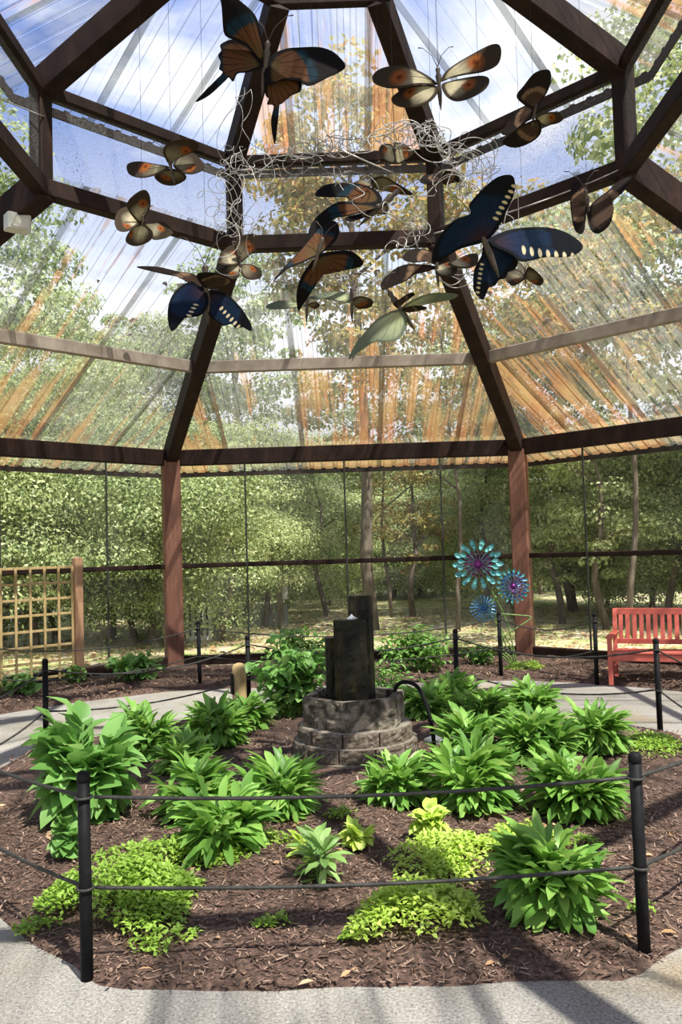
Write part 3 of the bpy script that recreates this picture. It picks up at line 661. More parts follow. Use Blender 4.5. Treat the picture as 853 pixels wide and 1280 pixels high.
def pillar(cx, cy, w, d, h, rz, seed):
    c, s = math.cos(rz), math.sin(rz)
    raw = [(-w/2, -d*.30), (-w*.25, -d/2), (w*.30, -d/2), (w/2, -d*.22), (w*.46, d/2), (-w*.44, d/2)]
    pts = [(cx+x*c-y*s, cy+x*s+y*c) for x, y in raw]
    m = MB(); poly_prism(m, pts, .34, h, .009, seed, seg=5, nz=26, zr=lambda p, j: .006*mn.noise(Vector((p.x*20, p.y*20, 4))) if j == 26 else 0)
    return m.build('pillar', M_BASALT, F)
pillar(.075, .10, .205, .19, 1.33, .1, 3); pillar(-.015, -.07, .27, .20, 1.145, -.05, 8); pillar(-.175, .04, .11, .17, .99, .15, 14)
# small jet of water over the middle pillar
M_SPLASH = screenmat('splash', (.9, .92, .95), (.85, .88, .92), .1, .8)
m = MB(); lathe(m, [(.045, 0), (.05, .006), (.03, .016), (.012, .03), (.006, .04)], (-.0, -.07, 1.146), 12); m.build('water_jet', M_SPLASH, F, True)
m = MB(); tube(m, [Vector(.5*((2*Vector(b))+(Vector(c)-Vector(a))*t+(2*Vector(a)-5*Vector(b)+4*Vector(c)-Vector(d))*t*t+(3*Vector(b)-Vector(a)-3*Vector(c)+Vector(d))*t**3)) for hp in [[(.30, .02, .42), (.33, .02, .52), (.36, .0, .61), (.43, -.04, .645), (.53, -.10, .60), (.60, -.16, .42), (.63, -.2, .2), (.62, -.22, .08), (.6, -.24, .0)]] for a, b, c, d in zip(hp, hp[1:], hp[2:], hp[3:]) for t in (0, .2, .4, .6, .8)], .017, 8)
tag(m.build('water_hose', M_BLACK, None, True, (FX, FY, 0)), 'black water hose looping over the fountain basin rim down to the ground', 'hose')
m = MB(); 
bm_pts = [(.13*math.cos(a)*(1+.12*math.sin(3*a)), .085*math.sin(a)*(1+.1*math.cos(2*a))) for a in [2*PI*i/20 for i in range(20)]]
for q, (s, z) in enumerate([(1.0, -.02), (1.03, .02), (.9, .045), (.6, .062), (.2, .068)]): m.v += [(x*s, y*s, z+.006*mn.noise(Vector((x*20, y*20, q)))) for x, y in bm_pts]
m.f = [(j*20+i, j*20+(i+1) % 20, (j+1)*20+(i+1) % 20, (j+1)*20+i) for j in range(4) for i in range(20)]+[tuple(range(80, 100))]
tag(m.build('flat_rock', pbr('slate_rock', [(.3, (.09, .10, .11)), (.7, (.22, .23, .24))], 14, 6, .6, .5, .01), None, True, (.76, .62, .075)), 'flat blue grey rock lying beside the fountain steps', 'rock')

# ============================================================ rope fence
def make_post():
    e = empty('rope_post', (0, 0, 0)); m = MB(); tube(m, [(0, 0, -.12), (0, 0, .795)], .026, 18); m.build('pole', M_BLACK, e, True)
    m = MB(); lathe(m, [(.0275, .785), (.0285, .80), (.027, .815), (.018, .826), (.004, .83)], (0, 0, 0), 18); m.build('cap', M_BLACK, e, True)
    for z in (.72, .35):
        m = MB(); tube(m, [(.034*math.cos(a), .034*math.sin(a), z) for a in [2*PI*i/16 for i in range(17)]], .006, 6); m.build('rope_ring', M_ROPE, e, True)
    return e
proto = make_post()
PO = {'A': (-1.10, -3.13), 'B': (1.215, -3.07), 'C': (2.85, 1.20), 'D': (1.18, 2.75), 'E': (-1.12, 2.72), 'F': (-2.76, 1.02), 'G': (2.92, -1.25), 'H': (-2.90, -1.22),
      'I': (-2.0, 4.62), 'J': (2.0, 4.60), 'K': (3.06, 3.90), 'L': (-4.35, 3.05)}
PL = {'A': 'black rope post at the front corner of the bed, in the bright green groundcover', 'B': 'black rope post at the front corner of the bed beside the largest lance leaved clump',
      'C': 'black rope post at the path edge in front of the red bench', 'D': 'thin black rope post behind the rear clumps, between fountain and metal flowers',
      'E': 'black rope post beside the round wooden bollard', 'F': 'black rope post behind the tall broad leaved plant, in front of the trellis',
      'G': 'black rope post at the side corner of the bed', 'H': 'black rope post at the other side corner of the bed',
      'I': 'black rope post in the outer bed beside the thick brown wall post', 'J': 'black rope post in front of the metal flower sculpture',
      'K': 'black rope post next to the arm of the red bench', 'L': 'black rope post of the outer bed near the trellis'}
zp = {}
for i, (k, (x, y)) in enumerate(PO.items()):
    o = proto if i == 0 else copy_tree(proto)
    z = (inner_z(x*.97, y*.97) if k in 'ABCDEFGH' else .06)
    if k in 'ABCDEFGH': z = .02
    o.location = (x, y, z); zp[k] = z; o.rotation_euler = (0, random.uniform(-.012, .012), i*.9)
    tag(o, PL[k], 'post', 'black rope fence posts')
def rope(p, q, zi, sag, label):
    a, b = Vector((*PO[p], zp[p]+zi)), Vector((*PO[q], zp[q]+zi)); d = (b-a).normalized(); a += d*.04; b -= d*.04
    n = 40; pts = []
    for i in range(n+1):
        t = i/n; w = a.lerp(b, t); w.z -= sag*4*t*(1-t); pts.append(w)
    m = MB(); tube(m, pts, [.0078+.0012*(i % 2) for i in range(n+1)], 7)
    return tag(m.build('fence_rope', M_ROPE, None, True), label, 'rope', 'ropes strung between the black posts')
NMS = {'AB': 'across the front of the bed', 'BG': 'from the large clump corner post to the side', 'GC': 'running up to the post before the bench', 'CD': 'behind the rear clumps', 'DE': 'behind the fountain', 'EF': 'from the bollard to the broad leaved plant', 'FH': 'beside the broad leaved plant', 'HA': 'sloping to the groundcover corner post', 'IJ': 'of the outer bed behind the fountain', 'JK': 'between metal flowers and bench', 'LI': 'of the outer bed before the trellis'}
for p, q, s1, s2 in [('A', 'B', .035, .03), ('B', 'G', .05, .07), ('G', 'C', .07, .10), ('C', 'D', .13, .12), ('D', 'E', .12, .14), ('E', 'F', .14, .08), ('F', 'H', .10, .10), ('H', 'A', .05, .06), ('I', 'J', .16, .14), ('J', 'K', .12, .10), ('L', 'I', .15, .12)]:
    rope(p, q, .72, s1, 'upper dark rope '+NMS[p+q])
    rope(p, q, .35, s2, 'lower dark rope '+NMS[p+q])

# ============================================================ bench
M_RED = pbr('red_paint', [(.3, (.46, .095, .07)), (.6, (.55, .125, .09)), (.8, (.62, .17, .12))], 6, 7, .5, .15, .003)
bth = math.radians(-24)
be = empty('garden_bench', (3.19, 3.74, .02), bth, 'red painted wooden garden bench with slatted back, in front of the screened wall', 'bench')
be.scale = (.96, .96, .91)
BL, BD = 1.55, .55      # x: length from the near arm, y: depth towards the back
def bp(name, p0, p1, w, h, upv=(0, 0, 1), ch=.004): m = MB(); beam(m, p0, p1, w, h, upv, ch); return m.build(name, M_RED, be)
for x in (0, BL):
    bp('leg', (x, 0, 0), (x, 0, .62), .055, .06, (0, 1, 0)); bp('leg', (x, BD, 0), (x, BD+.03, .45), .055, .06, (0, 1, 0))
    bp('back_post', (x, BD+.03, .43), (x, BD+.13, .97), .055, .05, (0, 1, 0))
    bp('armrest', (x, -.06, .635), (x, BD+.06, .645), .085, .03)
    bp('side_rail', (x, .03, .36), (x, BD, .36), .03, .07); bp('side_stretcher', (x, .03, .14), (x, BD, .14), .03, .035)
    bp('side_stretcher', (x, .03, .23), (x, BD, .23), .03, .03)
    for q in range(5): bp('spindle', (x, .10+q*.09, .15), (x, .10+q*.09, .22), .018, .03, (0, 1, 0), .002)
bp('front_rail', (0, .0, .365), (BL, .0, .365), .03, .09); bp('back_rail', (0, BD, .365), (BL, BD, .365), .03, .07)
for q in range(5): bp('seat_slat', (.02, .02+q*.115, .43-.004*q), (BL-.02, .02+q*.115, .43-.004*q), .10, .025)
bp('top_rail', (0, BD+.125, .93), (BL, BD+.125, .93), .035, .09); bp('lower_back_rail', (0, BD+.045, .52), (BL, BD+.045, .52), .035, .07)
for q in range(17):
    x = .075+q*(BL-.15)/16; bp('back_slat', (x, BD+.05, .54), (x, BD+.12, .90), .055, .016, (0, 1, 0), .003)
for x in (.03, BL-.03): bp('corner_brace', (x+(.02 if x < .5 else -.02), 0, .26), (x+(.10 if x < .5 else -.10), 0, .35), .03, .03)

# ============================================================ trellis
M_PINE = pbr('treated_pine', [(.3, (.36, .24, .10)), (.6, (.50, .37, .17)), (.8, (.60, .47, .26))], 5, 7, .7, .2, .004, map_scale=(5, 5, 1))
M_REDPINE = pbr('reddish_pine', [(.3, (.30, .16, .09)), (.6, (.45, .26, .15)), (.8, (.55, .36, .22))], 5, 7, .7, .2, .004, map_scale=(5, 5, 1))
tre = empty('wooden_trellis', (-3.80, 5.20, .05), math.radians(225), 'square lattice trellis of pale wood fixed to a reddish post against the screened wall', 'trellis')
m = MB(); beam(m, (0, 0, -.08), (0, 0, 1.72), .12, .12, (1, 0, 0), .01); lathe(m, [(.05, 1.72), (.03, 1.735), (.004, 1.74)], (0, 0, 0), 12); m.build('post', M_REDPINE, tre)
TL, TH = 2.1, 1.62; nx = 10
m = MB()
for i in range(nx+1): x = .085+i*(TL-.085)/nx; beam(m, (x, .014, .06), (x, .014, TH), .034, .016, (0, 1, 0), .003)
m.build('lattice', M_PINE, tre)
m = MB()
for j in range(8): z = TH-.02-j*.213; beam(m, (.07, -.005, z), (TL, -.005, z), .016, .034, ch=.003)
m.build('cross_lattice', M_PINE, tre)
m = MB(); beam(m, (TL+.05, 0, -.08), (TL+.05, 0, 1.72), .12, .12, (1, 0, 0), .01); m.build('post', M_REDPINE, tre)

# ============================================================ bollard, plant marker
bo = empty('wooden_bollard', (-1.20, 2.55, .05), 0, 'short round wooden bollard with a slanted top and dark plate behind the bed', 'bollard')
m = MB(); lathe(m, [(.078, -.05), (.08, .0), (.078, .44), (.074, .475), (.06, .50), (.03, .515), (.004, .52)], (0, 0, 0), 20); m.build('body', M_PINE, bo, True)
m = MB(); box(m, (-.075, -.035, .30), .014, .10, .22, .4, .003); m.build('plate', M_BLACK, bo)
pm = empty('plant_marker', (-2.88, 4.88, .06), .2, 'small metal plant marker standing in the mulch by the low hydrangea like bush', 'plant marker')
m = MB(); tube(m, [(0, 0, -.05), (0, 0, .13)], .004, 6); m.build('stake', M_BLACK, pm)
m = MB(); box(m, (0, -.006, .145), .07, .004, .04, 0, .001); m.build('plate', pbr('zinc', [(.3, (.35, .35, .33)), (.7, (.5, .5, .48))], 9, 3, .4, .1, metal=.6), pm)

# ============================================================ metal flower sculpture
def paint(name, c1, c2, rough=.35, metal=.5): return pbr(name, [(.3, c1), (.7, c2)], 14, 4, rough, .1, .002, metal=metal)
M_TEAL = paint('teal_enamel', (.04, .28, .33), (.30, .68, .66)); M_BLUE = paint('blue_enamel', (.03, .12, .35), (.10, .30, .55)); M_PURP = paint('purple_enamel', (.14, .02, .18), (.40, .08, .36))
M_SKY = paint('sky_blue_enamel', (.10, .38, .66), (.35, .66, .85)); M_GSTEM = paint('green_enamel', (.05, .12, .03), (.22, .34, .08), .5, .2)
sc_ = empty('metal_flower_sculpture', (2.30, 5.20, .05), 0, 'garden sculpture of three blue and purple metal flowers on curved green stems', 'sculpture')
def flower(c, R, layers, face, seed):
    """layers: (count, r0, r1, spoon size, tilt, material)"""
    fz = Vector(face).normalized(); fx = fz.cross(Vector((0, 0, 1))).normalized(); fy = fx.cross(fz)
    h = MB(); c = Vector(c)
    vs = []; n = 14
    head = MB(); lathe(head, [(R*.06, -.03), (R*.16, -.02), (R*.2, .0), (R*.16, .03), (R*.06, .045), (.003, .05)], (0, 0, 0), 14)
    h.add([c+fx*v[0]+fy*v[1]+fz*v[2] for v in head.v], head.f); fo = h.build('flower_head', M_PURP if seed != 2 else M_BLUE, sc_, True)
    for li, (cnt, r0, r1, sp, dz, mat) in enumerate(layers):
        m = MB()
        for i in range(cnt):
            a = 2*PI*(i+.5*(li % 2))/cnt+seed; rad = fx*math.cos(a)+fy*math.sin(a)
            p0, p1 = c+rad*r0, c+rad*(r1-sp*.6)+fz*dz; tube(m, [p0, p0.lerp(p1, .5)+fz*.012, p1], [.0045, .004, .005], 5)
            tn = fz.cross(rad); n0 = len(m.v); K = 8
            ring = [(math.cos(2*PI*k/K), math.sin(2*PI*k/K)) for k in range(K)]; pc = p1+rad*sp*.5
            vv = [pc+rad*x*sp*.75+tn*y*sp*.5+fz*.008 for x, y in ring]+[pc+rad*x*sp*.4+tn*y*sp*.27-fz*.008 for x, y in ring]+[pc-fz*.012]
            vv += [v-fz*.008 for v in vv[:K]]+[pc-fz*.022]
            fs = [(k, (k+1) % K, K+(k+1) % K, K+k) for k in range(K)]+[(K+k, K+(k+1) % K, 2*K) for k in range(K)]+[(2*K+1+k, 2*K+1+(k+1) % K, 3*K+1) for k in range(K)]+[(k, (k+1) % K, 2*K+1+(k+1) % K, 2*K+1+k) for k in range(K)]
            m.add(vv, fs)
        m.build('petals', mat, fo, False)
    return fo
f1, f2, f3 = (-.45, .05, 1.46), (.03, .05, 1.14), (-.40, .05, .84)
flower(f1, .31, [(14, .05, .31, .075, .0, M_TEAL), (16, .05, .25, .06, .04, M_TEAL), (18, .03, .17, .03, .07, M_PURP), (14, .02, .10, .02, .09, M_PURP)], (-.1, -1, .08), 0)
flower(f2, .21, [(18, .04, .22, .04, .0, M_TEAL), (18, .03, .17, .035, .03, M_BLUE), (14, .02, .11, .02, .06, M_PURP)], (.15, -1, .1), 1)
flower(f3, .16, [(20, .03, .17, .028, .0, M_SKY), (16, .02, .12, .025, .03, M_SKY), (12, .01, .07, .018, .05, M_BLUE)], (-.2, -1, .1), 2)
def stem_curve(pts, r=.011):
    pts = [Vector(p) for p in pts]; out = []
    for i in range(len(pts)-1):
        p0 = pts[max(i-1, 0)]; p1 = pts[i]; p2 = pts[i+1]; p3 = pts[min(i+2, len(pts)-1)]
        for s in range(6):
            t = s/6; out.append(.5*((2*p1)+(p2-p0)*t+(2*p0-5*p1+4*p2-p3)*t*t+(3*p1-p0-3*p2+p3)*t**3))
    out.append(pts[-1]); return out
for pts in ([(.05, 0, -.05), (0, .02, .25), (-.10, .03, .70), (-.28, .06, 1.1), f1], [(.03, .03, -.05), (-.10, .03, .30), (-.22, .04, .62), (-.33, .07, .75), f3], [(0, .02, -.05), (-.03, .0, .25), (-.2, .05, .62), (-.28, .06, .90), (-.1, .06, 1.05), f2], [(.0, 0, -.05), (-.12, 0, .18), (-.16, 0, .4), (-.05, 0, .5), (.22, 0, .66), (.24, .02, .71), (.1, .02, .73), (-.35, .04, .78)]):
    m = MB(); tube(m, stem_curve(pts), .010, 7); m.build('stem', M_GSTEM, sc_, True)
for q in range(3):
    m = MB(); tube(m, [(.02+q*.02, 0, -.05), (-.06-q*.05, -.02, .16), (-.16-q*.06, -.02, .26)], [.012, .010, .004], 6); m.build('metal_leaf', M_GSTEM, sc_, True)

# ============================================================ butterflies
BUTTERFLIES = [
  ((-0.339, -2.2, 4.406), 'large black and orange swallowtail butterfly with long tails, hanging highest under the upper roof', [
    ('swallow', [(0.005,0.001,0.037),(-0.019,-0.031,0.139),(-0.048,-0.063,0.232),(-0.12,-0.104,0.287),(-0.178,-0.137,0.328),(-0.22,-0.15,0.312),(-0.216,-0.132,0.236),(-0.214,-0.106,0.121),(-0.191,-0.091,0.094),(-0.146,-0.071,0.087),(-0.082,-0.039,0.06),(-0.018,0.0,0.001)]),
    ('swallow', [(-0.009,0.0,0.0),(-0.087,0.023,0.116),(-0.175,0.022,0.147),(-0.244,0.007,0.112),(-0.239,-0.004,0.07),(-0.256,-0.014,0.037),(-0.242,-0.023,-0.005),(-0.25,-0.035,-0.048),(-0.232,-0.042,-0.079),(-0.299,-0.073,-0.174),(-0.373,-0.1,-0.253),(-0.298,-0.083,-0.215),(-0.215,-0.052,-0.125),(-0.198,-0.045,-0.104),(-0.172,-0.049,-0.13),(-0.151,-0.033,-0.077),(-0.095,-0.025,-0.065),(-0.043,-0.013,-0.038)]),
    ('swallow', [(-0.0,0.0,-0.009),(0.042,0.053,0.094),(0.102,0.095,0.15),(0.159,0.126,0.176),(0.275,0.179,0.204),(0.342,0.201,0.197),(0.392,0.208,0.166),(0.44,0.2,0.094),(0.407,0.17,0.044),(0.338,0.126,-0.007),(0.249,0.067,-0.079),(0.205,0.051,-0.077),(0.175,0.046,-0.061),(0.085,0.003,-0.087),(0.009,-0.041,-0.132)]),
    ('swallow', [(-0.005,0.0,-0.036),(-0.012,0.01,-0.102),(-0.011,0.023,-0.162),(0.005,0.036,-0.178),(-0.005,0.037,-0.209),(0.029,0.057,-0.208),(0.013,0.063,-0.281),(0.018,0.081,-0.354),(0.033,0.1,-0.4),(0.037,0.085,-0.316),(0.039,0.073,-0.254),(0.054,0.071,-0.201),(0.076,0.081,-0.183),(0.094,0.088,-0.162),(0.112,0.095,-0.145),(0.126,0.097,-0.112),(0.169,0.121,-0.1),(0.184,0.123,-0.063),(0.172,0.108,-0.025),(0.083,0.052,-0.026)]),
  ]),
  ((0.681, -1.6, 4.594), 'cream butterfly with brown edges and orange spots, wings spread wide against the blue sky', [
    ('pale', [(-0.01,0.0,0.005),(-0.101,0.051,0.105),(-0.22,0.095,0.176),(-0.346,0.113,0.181),(-0.404,0.1,0.128),(-0.392,0.071,0.06),(-0.305,0.036,0.001),(-0.207,0.021,-0.006),(-0.107,0.013,0.006)]),
    ('pale', [(-0.01,-0.0,-0.01),(-0.103,0.052,0.023),(-0.2,0.095,0.03),(-0.276,0.113,0.002),(-0.288,0.1,-0.041),(-0.243,0.055,-0.104),(-0.148,0.0,-0.142),(-0.067,-0.028,-0.13),(-0.015,-0.026,-0.075)]),
    ('pale', [(0.011,0.0,0.02),(0.038,0.005,0.083),(0.107,-0.01,0.133),(0.204,-0.038,0.173),(0.307,-0.074,0.198),(0.36,-0.1,0.18),(0.368,-0.12,0.117),(0.34,-0.127,0.044),(0.257,-0.099,0.024),(0.148,-0.051,0.036),(0.063,-0.018,0.033)]),
    ('pale', [(0.015,-0.0,-0.001),(0.079,-0.008,0.023),(0.174,-0.033,0.03),(0.257,-0.067,0.013),(0.293,-0.1,-0.033),(0.267,-0.125,-0.101),(0.189,-0.124,-0.147),(0.095,-0.099,-0.155),(0.035,-0.053,-0.097)]),
  ]),
  ((1.357, -1.2, 4.601), 'dark olive butterfly with one raised glossy wing, before the mesh strip at the upper right', [
    ('brown', [(-0.004,0.0,0.022),(-0.13,-0.102,0.057),(-0.085,-0.126,0.123),(-0.023,-0.141,0.192),(0.044,-0.126,0.225),(0.092,-0.1,0.228),(0.107,-0.051,0.175),(0.08,-0.019,0.112),(0.028,-0.003,0.052)]),
    ('brown', [(-0.203,0.1,-0.073),(-0.134,0.102,0.026),(-0.058,0.086,0.098),(0.003,0.026,0.063),(-0.017,-0.0,-0.016),(-0.108,0.032,-0.078),(-0.164,0.056,-0.108)]),
    ('brown', [(-0.2,0.1,-0.139),(-0.132,0.054,-0.098),(-0.048,0.011,-0.058),(0.03,-0.0,-0.045),(0.059,0.069,-0.098),(0.003,0.116,-0.139),(-0.107,0.137,-0.163)]),
    ('pale', [(0.004,0.0,-0.033),(0.051,-0.049,-0.028),(0.138,-0.08,-0.042),(0.176,-0.05,-0.065),(0.154,-0.008,-0.075),(0.069,0.035,-0.066)]),
  ]),
  ((-1.129, -0.9, 4.458), 'small olive and orange butterfly before the left clerestory screen', [
    ('dull', [(-0.334,0.1,0.082),(-0.259,0.098,0.107),(-0.141,0.058,0.072),(-0.011,-0.0,0.006),(-0.107,-0.003,-0.038),(-0.218,0.013,-0.049),(-0.312,0.054,-0.005)]),
    ('dull', [(-0.141,0.098,-0.002),(-0.011,-0.0,-0.005),(0.078,0.031,-0.029),(0.081,0.1,-0.044),(-0.023,0.186,-0.043),(-0.114,0.18,-0.024)]),
    ('dull', [(-0.032,-0.103,0.083),(0.05,-0.15,0.119),(0.176,-0.145,0.128),(0.217,-0.1,0.104),(0.159,-0.06,0.074),(0.047,-0.032,0.046),(0.0,0.0,0.023),(-0.027,-0.03,0.039)]),
    ('dull', [(0.012,-0.0,0.023),(0.053,0.058,0.124),(0.141,0.042,0.125),(0.226,-0.038,0.026),(0.241,-0.1,-0.066),(0.163,-0.103,-0.093),(0.073,-0.061,-0.053)]),
  ]),
  ((-1.339, -0.9, 4.07), 'pale butterfly with orange eye spots, hanging lowest on the left', [
    ('pale', [(-0.022,0.0,0.001),(-0.061,-0.085,0.041),(-0.07,-0.133,0.083),(-0.025,-0.133,0.143),(0.039,-0.1,0.195),(0.066,-0.05,0.176),(0.059,-0.001,0.112),(0.009,0.01,0.032)]),
    ('pale', [(-0.022,-0.0,0.001),(-0.064,0.062,0.102),(-0.122,0.068,0.147),(-0.166,-0.004,0.09),(-0.169,-0.1,-0.023),(-0.13,-0.147,-0.104),(-0.069,-0.107,-0.096)]),
    ('pale', [(-0.0,0.0,-0.006),(-0.098,0.098,-0.004),(-0.161,0.16,-0.054),(-0.101,0.1,-0.119),(-0.019,0.018,-0.152),(0.077,-0.077,-0.151),(0.093,-0.093,-0.096)]),
    ('pale', [(0.011,0.0,-0.006),(0.056,0.049,0.023),(0.123,0.11,0.051),(0.192,0.1,-0.025),(0.169,0.042,-0.086),(0.09,-0.038,-0.131),(0.055,-0.024,-0.08)]),
  ]),
  ((-0.711, -0.5, 3.898), 'small cream butterfly with orange spots beside the left main rafter', [
    ('pale', [(-0.006,0.0,0.006),(-0.081,-0.066,-0.026),(-0.155,-0.08,0.001),(-0.118,0.056,0.14),(-0.061,0.127,0.189),(-0.021,0.094,0.126)]),
    ('dull', [(-0.006,0.0,0.012),(-0.026,-0.05,0.11),(0.009,-0.036,0.192),(0.091,0.037,0.242),(0.129,0.08,0.232),(0.119,0.095,0.146),(0.039,0.037,0.048)]),
    ('pale', [(-0.0,0.0,-0.006),(-0.003,-0.09,-0.121),(-0.05,-0.096,-0.145),(-0.127,-0.05,-0.115),(-0.161,0.03,-0.027),(-0.094,0.035,0.003)]),
    ('dull', [(0.006,0.0,-0.006),(0.08,0.089,0.028),(0.142,0.125,-0.005),(0.145,0.08,-0.081),(0.075,-0.007,-0.12),(0.021,-0.04,-0.093)]),
  ]),
  ((-0.837, -1.3, 3.456), 'dark blue butterfly with cream dashes, below the tangle by the main rafter', [
    ('blue', [(-0.0,0.0,-0.011),(-0.056,0.028,0.032),(-0.101,0.047,0.061),(-0.157,0.037,0.038),(-0.218,-0.006,-0.042),(-0.237,-0.073,-0.161),(-0.213,-0.15,-0.291),(-0.177,-0.157,-0.299),(-0.117,-0.116,-0.223),(-0.021,-0.114,-0.21),(0.024,-0.068,-0.126)]),
    ('blue', [(-0.0,-0.0,-0.011),(0.111,0.056,-0.007),(0.202,0.107,-0.08),(0.269,0.15,-0.194),(0.262,0.15,-0.242),(0.218,0.126,-0.22),(0.177,0.107,-0.234),(0.149,0.09,-0.206),(0.099,0.067,-0.222),(0.07,0.051,-0.204),(0.014,0.019,-0.163),(-0.003,0.005,-0.093)]),
    ('brown', [(-0.523,0.3,0.268),(-0.388,0.287,0.271),(-0.234,0.227,0.222),(-0.099,0.164,0.169),(0.0,0.0,0.0),(-0.109,0.096,0.093),(-0.252,0.209,0.201)]),
    ('brown', [(0.0,0.0,0.005),(-0.003,-0.33,-0.01),(0.092,-0.18,0.037),(0.165,0.1,0.08),(0.099,0.146,0.054)]),
  ]),
  ((0.353, -0.7, 4.227), 'brown and orange swallowtail butterfly seen from below at the centre of the wire tangle', [
    ('swallow', [(0.001,-0.0,0.024),(-0.034,0.071,0.127),(-0.159,0.153,0.215),(-0.313,0.214,0.26),(-0.428,0.237,0.256),(-0.489,0.2,0.174),(-0.387,0.146,0.123),(-0.252,0.097,0.092),(-0.19,0.037,0.016),(-0.081,0.002,-0.002)]),
    ('swallow', [(-0.012,-0.0,-0.011),(-0.214,-0.029,0.001),(-0.318,-0.048,-0.003),(-0.428,-0.096,-0.083),(-0.514,-0.149,-0.188),(-0.538,-0.2,-0.316),(-0.476,-0.167,-0.254),(-0.367,-0.11,-0.149),(-0.258,-0.08,-0.118),(-0.13,-0.042,-0.072)]),
    ('brown', [(-0.006,0.0,-0.012),(0.029,-0.009,0.001),(0.042,-0.042,-0.054),(0.007,-0.04,-0.081),(-0.036,-0.004,-0.048),(-0.222,0.06,-0.086),(-0.268,0.1,-0.045),(-0.127,0.048,-0.023)]),
  ]),
  ((0.327, 0.2, 4.783), 'small plain brown butterfly above the centre of the tangle', [
    ('dull', [(0.0,0.0,0.0),(-0.014,-0.039,0.017),(0.085,-0.068,0.027),(0.213,0.011,-0.009),(0.339,0.1,-0.05),(0.265,0.115,-0.055),(0.116,0.081,-0.037),(0.027,0.048,-0.021)]),
    ('dull', [(0.0,0.0,0.0),(-0.092,0.014,0.037),(-0.175,-0.1,-0.045),(-0.138,-0.153,-0.103),(-0.044,-0.094,-0.074)]),
  ]),
  ((-0.109, -1.1, 3.746), 'slender brown and orange swallowtail butterfly with trailing tails, in the middle below the tangle', [
    ('swallow', [(0.135,0.244,0.29),(0.074,0.243,0.309),(-0.011,0.157,0.204),(-0.108,0.031,0.042),(-0.197,-0.079,-0.097),(-0.277,-0.175,-0.218),(-0.291,-0.2,-0.252),(-0.226,-0.131,-0.168),(-0.128,-0.071,-0.108),(-0.028,0.0,-0.032),(0.07,0.076,0.053),(0.138,0.166,0.168)]),
    ('swallow', [(0.01,0.0,-0.011),(0.135,0.031,0.018),(0.233,0.067,0.022),(0.303,0.122,-0.022),(0.285,0.139,-0.06),(0.169,0.108,-0.084),(0.066,0.072,-0.092),(0.026,0.082,-0.132),(-0.057,0.079,-0.18),(-0.107,0.079,-0.212),(-0.139,0.12,-0.298),(-0.154,0.15,-0.355),(-0.159,0.095,-0.271),(-0.132,0.047,-0.177),(-0.073,0.016,-0.09)]),
  ]),
  ((0.494, -0.2, 4.843), 'small orange and cream butterfly resting among the bright wires at the top beam', [
    ('pale', [(-0.006,-0.05,-0.1),(-0.09,0.093,0.002),(-0.117,0.152,0.104),(-0.085,0.113,0.136),(-0.017,0.0,0.065)]),
    ('pale', [(0.004,-0.0,-0.077),(-0.005,-0.024,0.065),(0.064,0.05,0.113),(0.125,0.121,0.107),(0.167,0.171,0.083),(0.073,0.075,-0.031)]),
  ]),
  ((0.851, -0.2, 4.638), 'small black butterfly in front of the right clerestory post', [
    ('brown', [(-0.0,-0.0,-0.013),(-0.056,0.055,0.046),(-0.141,0.029,0.025),(-0.169,-0.05,-0.055),(-0.093,-0.081,-0.09)]),
    ('brown', [(-0.0,0.0,-0.013),(0.041,-0.089,0.022),(0.13,-0.024,0.036),(0.184,0.05,0.036),(0.166,0.116,0.014),(0.1,0.1,-0.004),(0.042,0.098,-0.022)]),
  ]),
  ((0.871, -1.9, 3.489), 'largest butterfly, black and deep blue with rows of cream dots on its spread wings', [
    ('blue', [(-0.009,0.0,-0.004),(-0.148,0.009,-0.043),(-0.239,0.037,-0.091),(-0.3,0.032,-0.1),(-0.294,-0.026,-0.042),(-0.248,-0.084,0.028),(-0.178,-0.121,0.08),(-0.093,-0.132,0.109),(-0.102,-0.172,0.147),(-0.019,-0.23,0.223),(0.048,-0.256,0.263),(0.115,-0.25,0.273),(0.142,-0.221,0.249),(0.146,-0.163,0.193),(0.108,-0.089,0.11),(0.061,-0.028,0.039)]),
    ('blue', [(0.018,-0.0,-0.005),(0.093,0.045,0.066),(0.224,0.104,0.122),(0.395,0.167,0.146),(0.522,0.203,0.122),(0.614,0.216,0.055),(0.612,0.2,0.0),(0.522,0.157,-0.046),(0.392,0.112,-0.053),(0.272,0.061,-0.091),(0.211,0.04,-0.096),(0.16,0.033,-0.059)]),
    ('blue', [(0.009,-0.0,-0.01),(0.159,0.086,0.003),(0.22,0.146,-0.059),(0.206,0.158,-0.112),(0.164,0.141,-0.136),(0.139,0.139,-0.174),(0.102,0.122,-0.188),(0.076,0.119,-0.221),(0.035,0.101,-0.24),(0.015,0.103,-0.277),(-0.01,0.1,-0.31),(-0.057,0.058,-0.274),(-0.063,0.031,-0.212),(-0.054,0.015,-0.152),(-0.015,0.011,-0.08)]),
  ]),
  ((0.695, -1.0, 3.665), 'brown winged butterfly with pale hind wings, tucked behind the largest dotted one', [
    ('brown', [(-0.0,0.0,-0.006),(-0.038,0.011,-0.023),(-0.137,0.073,-0.015),(-0.209,0.088,-0.058),(-0.314,0.126,-0.093),(-0.37,0.15,-0.107),(-0.371,0.193,-0.041),(-0.289,0.204,0.051),(-0.199,0.172,0.083),(-0.099,0.095,0.053)]),
    ('brown', [(0.0,0.0,0.006),(-0.055,-0.012,0.031),(-0.181,-0.085,0.004),(-0.241,-0.1,0.028),(-0.173,-0.024,0.114),(-0.063,0.037,0.133),(0.003,0.048,0.095)]),
